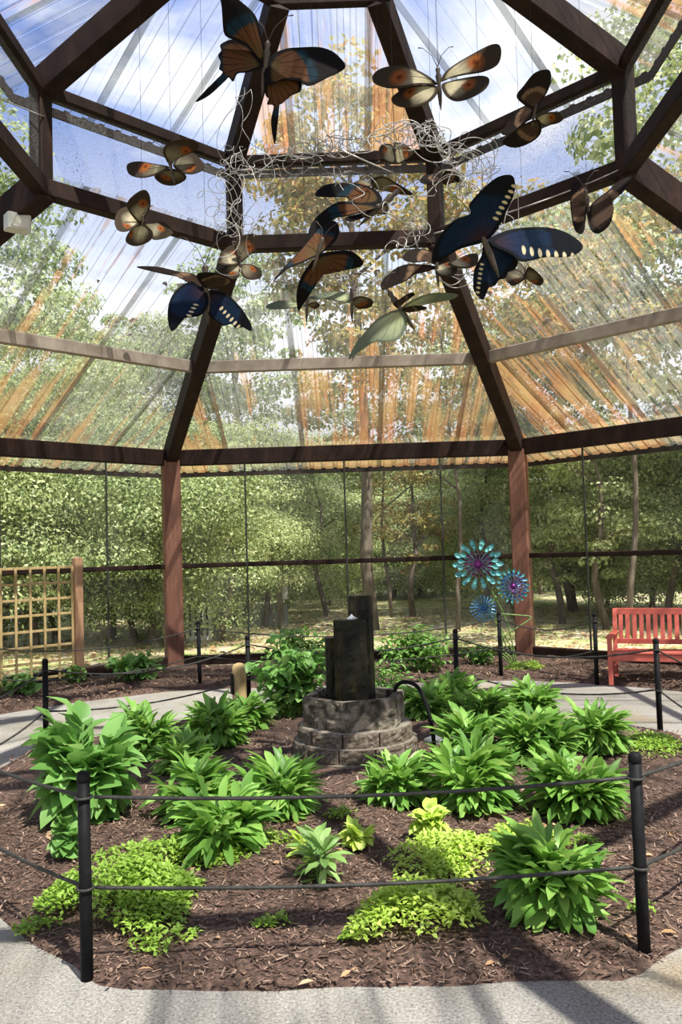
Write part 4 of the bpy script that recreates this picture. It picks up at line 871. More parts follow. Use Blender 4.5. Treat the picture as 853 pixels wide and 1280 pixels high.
    ('pale', [(-0.006,-0.0,-0.016),(0.041,0.062,0.037),(0.131,0.114,0.063),(0.148,0.05,-0.016),(0.092,-0.028,-0.085),(0.003,-0.051,-0.078)]),
    ('pale', [(0.077,-0.0,0.009),(0.218,0.089,0.102),(0.298,0.1,0.104),(0.278,0.028,0.012),(0.184,-0.007,-0.02)]),
  ]),
  ((0.419, -1.2, 3.322), 'pale green moth with one wing level and one long wing hanging down', [
    ('green', [(0.011,0.0,-0.0),(0.11,0.035,0.06),(0.255,0.134,0.124),(0.424,0.3,0.17),(0.378,0.302,0.132),(0.226,0.19,0.07),(0.097,0.094,0.019)]),
    ('green', [(-0.0,0.0,-0.011),(-0.049,-0.008,-0.022),(-0.152,-0.039,-0.086),(-0.234,-0.077,-0.178),(-0.304,-0.114,-0.269),(-0.349,-0.15,-0.364),(-0.259,-0.121,-0.303),(-0.175,-0.097,-0.253),(-0.076,-0.088,-0.254),(-0.001,-0.068,-0.215),(0.042,-0.028,-0.105),(0.02,-0.0,-0.017)]),
    ('brown', [(-0.011,0.0,0.0),(-0.042,-0.098,-0.006),(-0.003,-0.068,0.033),(0.085,0.033,0.109),(0.106,0.1,0.113),(0.036,0.043,0.044)]),
    ('brown', [(0.01,0.0,-0.011),(0.092,-0.146,-0.036),(0.153,-0.2,-0.059),(0.144,-0.136,-0.06),(0.062,-0.002,-0.035)]),
  ]),
  ((0.113, -0.6, 3.556), 'flat thin greenish moth seen edge-on below the middle of the tangle', [
    ('green', [(0.0,0.0,0.0),(-0.033,0.107,0.088),(-0.183,0.221,0.134),(-0.307,0.267,0.128),(-0.325,0.25,0.105),(-0.183,0.134,0.053),(-0.035,0.005,-0.009)]),
    ('dull', [(0.0,0.0,0.006),(0.059,-0.036,0.022),(0.156,0.1,0.031),(0.14,0.213,0.017),(0.043,0.181,-0.002)]),
  ]),
  ((-0.244, 0.1, 3.746), 'thin pale moth seen edge-on at the left of the flat greenish moth', [
    ('green', [(0.0,0.0,0.0),(-0.109,0.085,0.049),(-0.24,0.177,0.095),(-0.357,0.2,0.065),(-0.278,0.117,0.004),(-0.107,0.033,-0.013)]),
    ('dull', [(0.0,0.0,0.0),(0.067,-0.035,0.014),(0.102,0.1,0.026),(0.053,0.156,0.018)]),
  ]),
  ((1.804, -0.8, 4.123), 'dark brown butterfly with narrow upright wings near the right clerestory corner', [
    ('brown', [(-0.017,-0.034,-0.048),(0.002,-0.0,0.035),(0.024,0.058,0.164),(-0.008,0.119,0.233),(-0.05,0.154,0.244),(-0.075,0.136,0.184),(-0.104,0.057,0.01),(-0.112,-0.05,-0.189),(-0.066,-0.099,-0.221)]),
    ('brown', [(0.005,-0.0,-0.023),(0.074,0.047,0.07),(0.177,0.091,0.155),(0.281,0.136,0.243),(0.38,0.15,0.269),(0.297,0.09,0.151),(0.214,0.057,0.086),(0.191,0.027,0.028),(0.186,0.001,-0.023),(0.132,-0.063,-0.151),(0.034,-0.101,-0.225),(-0.011,-0.072,-0.167)]),
  ]),
  ((1.43, -0.4, 3.762), 'small dull brown butterfly below the largest dotted one', [
    ('dull', [(-0.0,-0.0,-0.0),(-0.058,0.111,0.101),(-0.118,0.035,0.04),(-0.161,-0.05,-0.029),(-0.127,-0.136,-0.107),(-0.05,-0.084,-0.069)]),
    ('dull', [(0.0,0.0,0.0),(-0.007,-0.15,0.022),(0.075,-0.071,0.004),(0.149,0.05,-0.019),(0.131,0.131,-0.03),(0.045,0.074,-0.014)]),
  ]),
]
def wingmat(name, root, mid, edge, band=None, spot=None, dots=None, vein=.5, transl=.15):
    """root..edge colours by distance from the body (UV 'root'.x), border by distance to the outline (UV 'edge'.y)"""
    m, t, o = newmat(name)
    ur = N(t, 'ShaderNodeUVMap'); ur.uv_map = 'root'; ue = N(t, 'ShaderNodeUVMap'); ue.uv_map = 'edge'
    sr = N(t, 'ShaderNodeSeparateXYZ'); se = N(t, 'ShaderNodeSeparateXYZ'); t.links.new(ur.outputs[0], sr.inputs[0]); t.links.new(ue.outputs[0], se.inputs[0])
    nz = noise(t, 14, 4)
    ad = N(t, 'ShaderNodeMath', operation='MULTIPLY_ADD'); ad.inputs[1].default_value = .16; t.links.new(nz.outputs['Fac'], ad.inputs[0]); t.links.new(sr.outputs[0], ad.inputs[2])
    st = [(.08, root), (.38, mid)]
    if band: st += [(band[0]-.05, mid), (band[0], band[2]), (band[1], band[2]), (band[1]+.05, edge)]
    st += [(min(.97, (band[1]+.12) if band else .72), edge)]
    base = ramp(t, st, ad.outputs[0]).outputs[0]
    def over(b, fac, col):
        x = N(t, 'ShaderNodeMixRGB'); t.links.new(fac, x.inputs[0]); t.links.new(b, x.inputs[1]); x.inputs[2].default_value = (*col, 1); return x.outputs[0]
    if vein:
        ang = N(t, 'ShaderNodeMath', operation='MULTIPLY'); ang.inputs[1].default_value = 9; t.links.new(sr.outputs[1], ang.inputs[0])
        fr = N(t, 'ShaderNodeMath', operation='FRACT'); t.links.new(ang.outputs[0], fr.inputs[0]); c = N(t, 'ShaderNodeMath', operation='COMPARE'); c.inputs[1].default_value = .5; c.inputs[2].default_value = .06
        t.links.new(fr.outputs[0], c.inputs[0]); mm = N(t, 'ShaderNodeMath', operation='MULTIPLY'); mm.inputs[1].default_value = vein; t.links.new(c.outputs[0], mm.inputs[0]); base = over(base, mm.outputs[0], edge)
    if spot:
        v = N(t, 'ShaderNodeVectorMath', operation='DISTANCE'); v.inputs[1].default_value = (.58, .5, 0); t.links.new(ur.outputs[0], v.inputs[0])
        r = ramp(t, [(.07, (1, 1, 1)), (.17, (0, 0, 0))], v.outputs['Value']); base = over(base, r.outputs[0], spot)
        r2 = ramp(t, [(.02, (1, 1, 1)), (.06, (0, 0, 0))], v.outputs['Value']); base = over(base, r2.outputs[0], (.12, .03, .01))
    be_ = ramp(t, [(.80, (0, 0, 0)), (.88, (1, 1, 1))], se.outputs[1]); base = over(base, be_.outputs[0], edge)
    if dots:
        # a row of oval dots inside the outer border
        d0, n_, col = dots
        a = N(t, 'ShaderNodeMath', operation='MULTIPLY'); a.inputs[1].default_value = n_; t.links.new(sr.outputs[0], a.inputs[0]); f = N(t, 'ShaderNodeMath', operation='FRACT'); t.links.new(a.outputs[0], f.inputs[0])
        s = N(t, 'ShaderNodeMath', operation='SUBTRACT'); s.inputs[1].default_value = .5; t.links.new(f.outputs[0], s.inputs[0]); s2 = N(t, 'ShaderNodeMath', operation='MULTIPLY'); s2.inputs[1].default_value = .115; t.links.new(s.outputs[0], s2.inputs[0])
        cb = N(t, 'ShaderNodeCombineXYZ'); t.links.new(s2.outputs[0], cb.inputs[0]); rr = N(t, 'ShaderNodeMath', operation='SUBTRACT'); rr.inputs[1].default_value = .5+d0; t.links.new(sr.outputs[1], rr.inputs[0]); r5 = N(t, 'ShaderNodeMath', operation='MULTIPLY'); t.links.new(rr.outputs[0], r5.inputs[0]); t.links.new(sr.outputs[0], r5.inputs[1]); r6 = N(t, 'ShaderNodeMath', operation='MULTIPLY'); r6.inputs[1].default_value = 1.3; t.links.new(r5.outputs[0], r6.inputs[0]); t.links.new(r6.outputs[0], cb.inputs[1])
        ln = N(t, 'ShaderNodeVectorMath', operation='LENGTH'); t.links.new(cb.outputs[0], ln.inputs[0]); r = ramp(t, [(.024, (1, 1, 1)), (.032, (0, 0, 0))], ln.outputs['Value']); g3 = N(t, 'ShaderNodeMath', operation='GREATER_THAN'); g3.inputs[1].default_value = .33; t.links.new(sr.outputs[0], g3.inputs[0]); g4 = N(t, 'ShaderNodeMath', operation='MULTIPLY'); t.links.new(g3.outputs[0], g4.inputs[0]); t.links.new(r.outputs[0], g4.inputs[1]); base = over(base, g4.outputs[0], col)
    p = N(t, 'ShaderNodeBsdfPrincipled'); t.links.new(base, p.inputs['Base Color']); p.inputs['Roughness'].default_value = .7; p.inputs['Specular IOR Level'].default_value = .05
    tr = N(t, 'ShaderNodeBsdfTranslucent'); t.links.new(base, tr.inputs[0]); x = N(t, 'ShaderNodeMixShader'); x.inputs[0].default_value = transl
    t.links.new(p.outputs[0], x.inputs[1]); t.links.new(tr.outputs[0], x.inputs[2]); t.links.new(x.outputs[0], o.inputs[0]); return m
WM = {'swallow': wingmat('orange_black_wing', (.07, .055, .02), (.085, .036, .015), (.007, .006, .006), (.60, .68, (.008, .024, .036)), vein=.85),
      'blue': wingmat('blue_black_wing', (.04, .015, .012), (.010, .018, .045), (.006, .007, .010), (.5, .75, (.006, .016, .038)), dots=(.06, 12, (.55, .46, .30)), vein=.5),
      'pale': wingmat('cream_spotted_wing', (.30, .26, .15), (.56, .50, .34), (.06, .045, .03), spot=(.32, .10, .025), vein=.45, transl=.4),
      'dull': wingmat('olive_spotted_wing', (.11, .11, .06), (.23, .20, .13), (.05, .035, .025), spot=(.28, .085, .02), vein=.5, transl=.3),
      'brown': wingmat('dark_brown_wing', (.06, .045, .03), (.05, .028, .018), (.016, .011, .009), (.55, .62, (.16, .10, .06)), vein=.6),
      'green': wingmat('pale_green_wing', (.50, .52, .26), (.40, .44, .27), (.16, .19, .13), vein=.7, transl=.35)}
def smooth_poly(P, k=4):
    n = len(P); out = []
    for i in range(n):
        p0, p1, p2, p3 = P[(i-1) % n], P[i], P[(i+1) % n], P[(i+2) % n]
        for s in range(k):
            t = s/k; out.append(.5*((2*p1)+(p2-p0)*t+(2*p0-5*p1+4*p2-p3)*t*t+(3*p1-p0-3*p2+p3)*t**3))
    return out
def wing(P, mat, parent, thick=.008):
    P = [Vector(p) for p in P]; P = smooth_poly(P)
    n = len(P); cen = sum(P, Vector())/n
    nr = Vector((0, 0, 0))
    for i in range(n): nr += (P[i]-cen).cross(P[(i+1) % n]-cen)
    nr.normalize(); hinge = min(P, key=lambda p: p.length); far = max((p-hinge).length for p in P)
    ax = (max(P, key=lambda p: (p-hinge).length)-hinge).normalized(); ay = nr.cross(ax)
    T = [0, .35, .62, .8, .9, 1.0]; V = []; UR = []; UE = []
    for side in (1, -1):
        for t in T:
            for i in range(n):
                p = cen.lerp(P[i], t); q = p-hinge
                bow = .03*far*math.sin(PI*min(1, q.length/far))*1.0
                V.append(p+nr*(side*thick/2*(1 if t < 1 else .5)+bow)); a = math.atan2(q.dot(ay), q.dot(ax)); UR.append((q.length/far, .5+a/2.2)); UE.append((i/n, t))
                if t == 0: pass
    m = len(T)*n; F_ = []
    for s in (0, 1):
        for j in range(len(T)-1):
            for i in range(n):
                q = (s*m+j*n+i, s*m+j*n+(i+1) % n, s*m+(j+1)*n+(i+1) % n, s*m+(j+1)*n+i); F_.append(q if s == 0 else q[::-1])
    for i in range(n): F_.append((m-n+i, m-n+(i+1) % n, 2*m-n+(i+1) % n, 2*m-n+i))
    me = bpy.data.meshes.new('wing'); me.from_pydata([tuple(v) for v in V], [], F_); me.update()
    for nm, U in (('root', UR), ('edge', UE)):
        ul = me.uv_layers.new(name=nm)
        for lp in me.loops: ul.data[lp.index].uv = U[lp.vertex_index]
    return link('wing', me, mat, parent, False)
M_BODY = pbr('butterfly_body', [(.3, (.02, .015, .01)), (.7, (.07, .045, .03))], 30, 3, .5, .3, .003)
M_WIRE = pbr('grey_wire', [(.35, (.12, .11, .10)), (.65, (.52, .50, .47))], 3, 3, .45, .1, .001, metal=.35)
for i, (c, label, wings) in enumerate(BUTTERFLIES):
    e = empty('butterfly', c, 0, label, 'butterfly', 'hanging butterfly ornaments'); big = 0
    axis = Vector()
    for mt, P in wings:
        wing(P, WM[mt], e); big = max(big, max(Vector(p).length for p in P))
        cc = sum((Vector(p) for p in P), Vector())/len(P); axis += cc.normalized()
    if axis.length < .3: axis = Vector((.15, 0, -1))
    d = Vector((-axis.x*.4, -.2, .8)).normalized(); Lb = max(.05, big*.26)
    m = MB(); tube(m, [-d*Lb*1.3, -d*Lb*.9, -d*Lb*.4, d*Lb*.0, d*Lb*.45, d*Lb*.6, d*Lb*.8, d*Lb*.95], [r*Lb for r in (.02, .09, .13, .10, .17, .10, .14, .03)], 8); m.build('body', M_BODY, e, True)
    for s in (-1, 1):
        m = MB(); sd = Vector((s, .2, 0)); tube(m, [d*Lb*.9, d*Lb*1.5+sd*Lb*.25, d*Lb*1.95+sd*Lb*.7, d*Lb*2.0+sd*Lb*.95], [.003, .0022, .0022, .004], 5); m.build('antenna', M_BODY, e, True)
    cv = Vector(c); zt = roof_z(math.hypot(cv.x, cv.y))+.12-cv.z
    a_ = max(abs(cv.x*math.cos(q*PI/4)+cv.y*math.sin(q*PI/4)) for q in range(4)); zt = roof_z(a_)+.14-cv.z
    m = MB(); tube(m, [(0, 0, 0), (.004, 0, zt*.5), (0, 0, zt)], .0011, 4); m.build('hanging_wire', M_BLACK, e)

# ============================================================ tangle of curled wires
rw = random.Random(5)
def curl(pts, r, loops, R, label, mat=M_WIRE):
    base = stem_curve(pts); n = int(loops*14); out = []; ph = rw.uniform(0, 6); 
    tilt = Vector((rw.uniform(-.5, .5), rw.uniform(-.8, .8), rw.uniform(.2, 1))).normalized(); x = tilt.cross(Vector((0, 1, .2))).normalized(); y = tilt.cross(x)
    for i in range(n+1):
        t = i/n*(len(base)-1); j = min(int(t), len(base)-2); p = base[j].lerp(base[j+1], t-j)
        if i % 14 == 0: tilt = Vector((rw.uniform(-.6, .6), rw.uniform(-1, 1), rw.uniform(-.6, .9))).normalized(); Rn = R*rw.uniform(.4, 1.15)
        x2 = tilt.cross(Vector((0, 1, .2))).normalized(); x = x.lerp(x2, .12).normalized(); y = tilt.cross(x).normalized()
        a = ph+2*PI*i/14*.93; w = min(1, i/6, (n-i)/6+.2); out.append(p+(x*math.cos(a)+y*math.sin(a))*Rn*w)
    m = MB(); tube(m, stem_curve(out)[::2], r*.72, 5)
    return tag(m.build('curled_wire', mat, None, True), label, 'wire', 'curled wires in the hanging tangle')
for P_, r_, l_, R_, w_ in [
  ([(-0.71,-0.7,4.7),(-0.78,-0.88,4.38),(-0.63,-0.82,4.08),(-0.5,-0.63,3.82)], 0.0032, 4.3, 0.079, 'beside the main rafter nearest the small olive butterfly'),
  ([(-0.67,-0.31,4.87),(-0.85,-0.3,4.64),(-0.73,-0.52,4.2),(-0.56,-0.31,3.93)], 0.0032, 4.5, 0.125, 'beside the main rafter nearest the small olive butterfly'),
  ([(-0.67,-0.46,4.81),(-0.74,-0.7,4.45),(-0.81,-0.61,4.06)], 0.0032, 4.2, 0.105, 'beside the main rafter nearest the small olive butterfly'),
  ([(-0.76,-0.03,4.94),(-0.77,-0.24,4.57),(-0.71,-0.01,4.28),(-0.65,-0.22,3.93)], 0.0032, 4.2, 0.087, 'beside the main rafter nearest the small olive butterfly'),
  ([(-0.6,-1.02,4.45),(-0.72,-1.0,4.27),(-0.77,-0.78,4.02),(-0.69,-1.03,3.67)], 0.0032, 3.6, 0.123, 'beside the main rafter nearest the small olive butterfly'),
  ([(-1.02,-0.21,4.6),(-0.9,-0.03,4.38),(-0.8,0.04,4.14)], 0.0032, 5.0, 0.093, 'beside the main rafter nearest the small olive butterfly'),
  ([(-0.74,-0.51,4.76),(-0.86,-0.4,4.5),(-0.75,-0.47,4.2),(-0.72,-0.39,3.94)], 0.0032, 4.1, 0.071, 'beside the main rafter nearest the small olive butterfly'),
  ([(-0.64,-0.54,4.61),(-0.23,-0.54,4.76),(0.14,-0.62,4.7)], 0.0045, 6.3, 0.076, 'along the pale clerestory beam at the top of the tangle'),
  ([(-0.7,-0.59,4.53),(-0.32,-0.54,4.71),(0.03,-0.55,4.75),(0.58,-0.53,4.86),(0.75,-0.64,4.68)], 0.0045, 4.6, 0.076, 'along the pale clerestory beam at the top of the tangle'),
  ([(-0.35,-0.6,4.68),(0.25,-0.73,4.67),(0.51,-0.74,4.7),(0.88,-0.74,4.53)], 0.0045, 6.5, 0.101, 'along the pale clerestory beam at the top of the tangle'),
  ([(-0.76,-0.55,4.57),(-0.32,-0.66,4.65),(0.13,-0.51,4.79),(0.54,-0.51,4.91),(0.91,-0.66,4.54)], 0.0045, 7.5, 0.071, 'along the pale clerestory beam at the top of the tangle'),
  ([(-0.6,-0.27,4.63),(-0.33,-0.36,4.8),(0.04,-0.34,4.85),(0.76,-0.16,5.07),(0.93,-0.16,4.79)], 0.0045, 6.3, 0.06, 'along the pale clerestory beam at the top of the tangle'),
  ([(-0.78,-0.23,4.71),(-0.28,-0.15,4.89),(0.19,-0.35,4.88),(0.76,-0.19,4.98),(0.83,-0.27,4.86)], 0.0045, 4.8, 0.1, 'along the pale clerestory beam at the top of the tangle'),
  ([(-0.61,-0.27,4.6),(-0.25,-0.26,4.76),(0.1,-0.11,5.02)], 0.0045, 7.7, 0.103, 'along the pale clerestory beam at the top of the tangle'),
  ([(-0.29,-0.85,4.52),(0.11,-0.92,4.62),(0.51,-0.81,4.67),(0.75,-0.97,4.54)], 0.0045, 7.0, 0.079, 'along the pale clerestory beam at the top of the tangle'),
  ([(0.66,-0.27,5.02),(0.9,-0.25,4.81),(1.19,-0.31,4.63),(0.89,-0.36,4.45)], 0.0045, 4.8, 0.123, 'in the bright knot before the clerestory post'),
  ([(0.61,-0.02,5.07),(0.84,-0.22,4.87),(1.28,0.01,4.74),(1.0,-0.04,4.59)], 0.0045, 3.8, 0.105, 'in the bright knot before the clerestory post'),
  ([(0.46,-1.08,4.56),(0.72,-0.83,4.63),(0.96,-0.84,4.45),(0.71,-0.89,4.2)], 0.0045, 6.4, 0.105, 'in the bright knot before the clerestory post'),
  ([(0.5,-0.23,4.99),(0.98,-0.16,4.96),(1.26,-0.28,4.7)], 0.0045, 5.3, 0.115, 'in the bright knot before the clerestory post'),
  ([(0.56,-0.64,4.84),(0.84,-0.6,4.75),(1.22,-0.52,4.54),(0.77,-0.52,4.39)], 0.0045, 5.1, 0.099, 'in the bright knot before the clerestory post'),
  ([(0.71,-0.49,4.95),(0.95,-0.37,4.72),(1.09,-0.47,4.52)], 0.0045, 5.6, 0.127, 'in the bright knot before the clerestory post'),
  ([(0.65,-0.58,4.86),(0.86,-0.77,4.63),(0.94,-0.72,4.44),(0.74,-0.74,4.34)], 0.0045, 3.9, 0.129, 'in the bright knot before the clerestory post'),
  ([(-0.61,-0.42,3.79),(-0.09,-0.52,3.75),(0.23,-0.55,3.7)], 0.003, 5.7, 0.099, 'in the lower loops under the middle of the tangle'),
  ([(-0.56,-0.18,3.91),(-0.26,-0.03,3.98),(0.28,-0.16,3.82),(0.67,-0.11,3.99)], 0.003, 3.8, 0.068, 'in the lower loops under the middle of the tangle'),
  ([(-0.72,-0.18,3.89),(-0.14,-0.25,3.93),(0.17,-0.29,3.85),(0.58,-0.23,3.84)], 0.003, 3.9, 0.078, 'in the lower loops under the middle of the tangle'),
  ([(-0.29,-0.39,3.74),(0.25,-0.41,3.76),(0.6,-0.26,3.88)], 0.003, 6.4, 0.099, 'in the lower loops under the middle of the tangle'),
  ([(-0.12,-0.45,3.76),(0.1,-0.43,3.78),(0.46,-0.42,3.79)], 0.003, 3.9, 0.081, 'in the lower loops under the middle of the tangle'),
  ([(1.25,-0.4,4.36),(1.26,-0.23,4.08),(1.11,-0.34,3.88),(0.81,-0.19,3.91)], 0.0042, 3.4, 0.105, 'around the largest dotted butterfly'),
  ([(0.89,-0.62,4.5),(1.31,-0.53,4.3),(1.17,-0.75,3.96),(0.96,-0.56,3.81),(0.74,-0.66,3.78)], 0.0042, 4.8, 0.103, 'around the largest dotted butterfly'),
  ([(0.86,-0.51,4.56),(1.25,-0.51,4.27),(1.24,-0.56,3.95),(1.19,-0.28,3.88),(0.82,-0.39,3.81)], 0.0042, 5.1, 0.1, 'around the largest dotted butterfly'),
  ([(1.02,-0.65,4.47),(1.28,-0.6,4.32),(1.32,-0.67,3.95),(1.04,-0.67,3.86),(0.7,-0.64,3.74)], 0.0042, 4.2, 0.115, 'around the largest dotted butterfly'),
  ([(0.91,-0.11,4.67),(1.17,-0.23,4.43),(1.3,-0.02,4.19),(1.09,-0.09,3.95),(0.78,-0.12,3.86)], 0.0042, 4.5, 0.103, 'around the largest dotted butterfly'),
  ([(1.02,-0.53,4.46),(1.19,-0.65,4.19),(1.17,-0.77,3.98),(0.98,-0.64,3.87),(0.86,-0.66,3.72)], 0.0042, 3.5, 0.088, 'around the largest dotted butterfly'),
  ([(-0.63,-0.15,5.43),(-0.65,-0.31,4.93),(-0.49,-0.35,4.58)], 0.0032, 1.6, 0.132, 'rising over the main rafter below the large orange swallowtail'),
  ([(-0.55,-0.94,4.98),(-0.75,-0.8,4.72),(-0.57,-0.81,4.46),(-0.57,-0.93,3.94)], 0.0032, 1.9, 0.115, 'rising over the main rafter below the large orange swallowtail'),
  ([(-0.69,-0.09,5.48),(-0.83,-0.13,4.98),(-0.63,-0.01,4.83),(-0.69,-0.09,4.25)], 0.0032, 1.8, 0.136, 'rising over the main rafter below the large orange swallowtail'),
  ([(0.21,-0.57,4.29),(0.6,-0.85,4.03),(0.36,-0.85,3.85)], 0.004, 5.0, 0.066, 'in the middle among the brown swallowtails'),
  ([(-0.11,0.05,4.81),(0.46,-0.13,4.58),(0.66,-0.2,4.14)], 0.004, 4.4, 0.101, 'in the middle among the brown swallowtails'),
  ([(-0.03,-0.69,4.48),(0.31,-0.83,4.14),(0.57,-0.71,4.06),(0.45,-0.89,3.81)], 0.004, 4.3, 0.09, 'in the middle among the brown swallowtails'),
  ([(-0.09,-0.54,4.64),(0.19,-0.52,4.35),(0.64,-0.68,4.09),(0.57,-0.49,3.9)], 0.004, 3.9, 0.099, 'in the middle among the brown swallowtails'),
  ([(0.29,-0.41,4.32),(0.64,-0.42,4.19),(0.53,-0.43,3.98)], 0.004, 4.2, 0.057, 'in the middle among the brown swallowtails'),
]:
    curl(P_, r_, l_, R_, 'curled silver grey wire '+w_)

# ============================================================ odds and ends of the building
lf = empty('flood_light', (-3.04, 1.22, 4.97), math.radians(40), 'small white floodlight box mounted under the roof frame beside the clerestory corner', 'light fixture')
m = MB(); box(m, (0, 0, 0), .22, .15, .15, 0, .015); m.build('housing', pbr('white_plastic', [(.3, (.5, .5, .48)), (.7, (.62, .62, .6))], 6, 3, .5, .05), lf)
m = MB(); box(m, (0, -.078, -.01), .17, .008, .10, 0, .003); m.build('lens', pbr('frosted_lens', [(.3, (.55, .53, .46)), (.7, (.68, .66, .6))], 6, 3, .3, .05), lf)
m = MB(); tube(m, [(0, .04, .06), (0, .10, .20)], .014, 8); m.build('bracket', M_BLACK, lf)
def cable(a, b, sag, label):
    a, b = Vector(a), Vector(b); m = MB(); tube(m, [a.lerp(b, i/14)-Vector((0, 0, sag*4*(i/14)*(1-i/14))) for i in range(15)], .006, 6)
    tag(m.build('support_cable', M_WIRE, None, True), label, 'cable', 'steel cables holding the tangle')
cable((-3.0, -2.6, 4.75), tuple(vtx(2, AD-.06, 5.95)), .03, 'pale cable running from the clerestory corner towards the entrance side')
cable(tuple(vtx(-1, AD-.08, 5.25)), (.75, -.45, 4.1), .04, 'pale cable from the clerestory corner to the wire tangle, above the dark narrow winged butterfly')
cable((.05, -.5, 4.75), (.45, -.5, 4.55), .0, 'short straight pale rod sticking out of the middle of the tangle')
# dead leaves caught on the clear roof
rg = random.Random(21); first = None
for i in range(30):
    k = rg.choice([0, 0, 0, 1, 1, 7, 7]); a = rg.uniform(3.3, 6.3); u = rg.uniform(-.40, .40)*a*.9; p = slope_pt(k, u, a, zf_main(a)+LIFT+.045); s = rg.uniform(.05, .13)
    m = MB(); K = 7; w = rg.uniform(.45, .7)
    pts = [(s*(.5-q/K), s*w*.5*math.sin(PI*q/K)**.7) for q in range(K+1)]
    vs = [(x, y+.006*rg.random(), .012+abs(y)*.8) for x, y in pts]+[(x, 0, 0) for x, y in pts]+[(x, -y, .012+abs(y)*.8) for x, y in pts]
    m.add(vs, [(q, q+1, K+2+q, K+1+q) for q in range(K)]+[(K+1+q, K+2+q, 2*K+3+q, 2*K+2+q) for q in range(K)])
    o = m.build('dead_leaf', M_CHIP, None, False, tuple(p)); o.rotation_euler = (rg.uniform(-.4, .4), rg.uniform(-.4, .4), rg.uniform(0, 6.3))
    tag(o, 'small curled dead leaf lying on the clear ribbed roof sheets', 'leaf', 'dead leaves on the clear roof')

# ============================================================ beyond the screens
def polar(px, D, z=0):
    """ground spot seen in the direction of picture column px, D metres ahead of the camera"""
    return Vector((CAM_LOC.x+D*(px-427)/1056, CAM_LOC.y+D, z))
# utility post with a meter box, low grey panel fence
up_ = empty('utility_post', tuple(polar(340, 20.5, -.05)), 0, 'weathered grey wooden post with a small box on its side, in the clearing outside', 'post')
m = MB(); beam(m, (0, 0, -.1), (0, 0, 1.12), .13, .13, (0, 1, 0), .012); m.build('pole', M_BARK, up_)
m = MB(); box(m, (.12, -.02, .86), .14, .12, .30, 0, .01); m.build('meter_box', pbr('grey_metal', [(.3, (.30, .31, .32)), (.7, (.45, .46, .46))], 7, 3, .5, .1), up_)
gp = empty('grey_panel', tuple(polar(322, 21.2, -.05)), 0, 'low grey panel fence beside the weathered utility post outside', 'fence panel')
m = MB(); 
for q in range(3): beam(m, (-.52+q*.36, 0, .28), (-.18+q*.36, 0, .28), .03, .52, ch=.01)
m.build('boards', pbr('grey_board', [(.3, (.22, .24, .25)), (.7, (.36, .38, .39))], 3, 5, .8, .2), gp)
m = MB(); beam(m, (-.55, 0, 0), (-.55, 0, .62), .06, .06, (0, 1, 0)); m.build('post', M_BARK, gp)
hv = empty('white_cabinet', tuple(polar(237, 18.5, -.05)), .2, 'white garden cabinet with pitched top and dark slats, half hidden by the brown post', 'cabinet')
M_WH = pbr('white_paint', [(.3, (.62, .62, .60)), (.7, (.76, .76, .74))], 5, 4, .6, .1)
m = MB(); box(m, (0, 0, .45), .55, .45, .9, 0, .01); m.build('body', M_WH, hv)
m = MB(); m.add([(-.33, -.28, .9), (.33, -.28, .9), (.33, .28, .9), (-.33, .28, .9), (-.33, 0, 1.12), (.33, 0, 1.12)], [(0, 1, 5, 4), (2, 3, 4, 5), (0, 4, 3), (1, 2, 5), (3, 2, 1, 0)]); m.build('roof', M_WH, hv)
for q in range(4): m = MB(); box(m, (-.18+q*.12, -.232, .45), .04, .012, .72, 0, .003); m.build('slat', M_BLACK, hv)

def tree_trunk(mb, H, r, rg, bend=.3, limbs=7, spread=2.0, top=.9):
    pts = []; x = y = 0
    for i in range(9):
        t = i/8; pts.append(Vector((x, y, H*top*t-.15*(i == 0)))); x += rg.uniform(-bend, bend)*.3; y += rg.uniform(-bend, bend)*.3
    tube(mb, pts, [r*(1-.8*i/8) for i in range(9)], 8)
    tips = []
    for q in range(limbs):
        t = rg.uniform(.35, .95); j = min(7, int(t*8)); p = pts[j].lerp(pts[j+1], t*8-j); a = rg.uniform(0, 2*PI); L = spread*rg.uniform(.6, 1.1)*(1.15-t*.5)
        q1 = p+Vector((math.cos(a)*L*.4, math.sin(a)*L*.4, L*.3)); q2 = p+Vector((math.cos(a)*L*.75, math.sin(a)*L*.75, L*.42)); q3 = p+Vector((math.cos(a)*L*1.05, math.sin(a)*L*1.05, L*.62))
        rr = r*(1-.8*t)*.6; tube(mb, [p, q1, q2, q3], [rr, rr*.7, rr*.45, rr*.2], 6); tips += [q2, q3]
        for w in range(2):
            b = a+rg.uniform(-1, 1); q4 = q1+Vector((math.cos(b)*L*.5, math.sin(b)*L*.5, L*rg.uniform(.0, .4))); tube(mb, [q1, q1.lerp(q4, .5)+Vector((0, 0, .05*L)), q4], [rr*.5, rr*.35, rr*.12], 5); tips.append(q4)
    return tips
PROT = {}
def shell_leaves(P, u, size, ng):
    """small bent leaves that mostly face outwards from their branch cluster"""
    n = len(P); c = u+ng.normal(0, .42, (n, 3)); c[:, 2] += .25; c /= np.linalg.norm(c, axis=1)[:, None]
    a = np.cross(c, ng.normal(size=(n, 3))); a /= np.linalg.norm(a, axis=1)[:, None]; b = np.cross(c, a)
    s = (size*ng.uniform(.55, 1.4, n))[:, None]
    V = np.stack([P-a*s/2, P+b*s*.26+c*s*.07, P+a*s/2, P-b*s*.26+c*s*.07], 1).reshape(-1, 3)
    return V, np.arange(n*4).reshape(-1, 4)
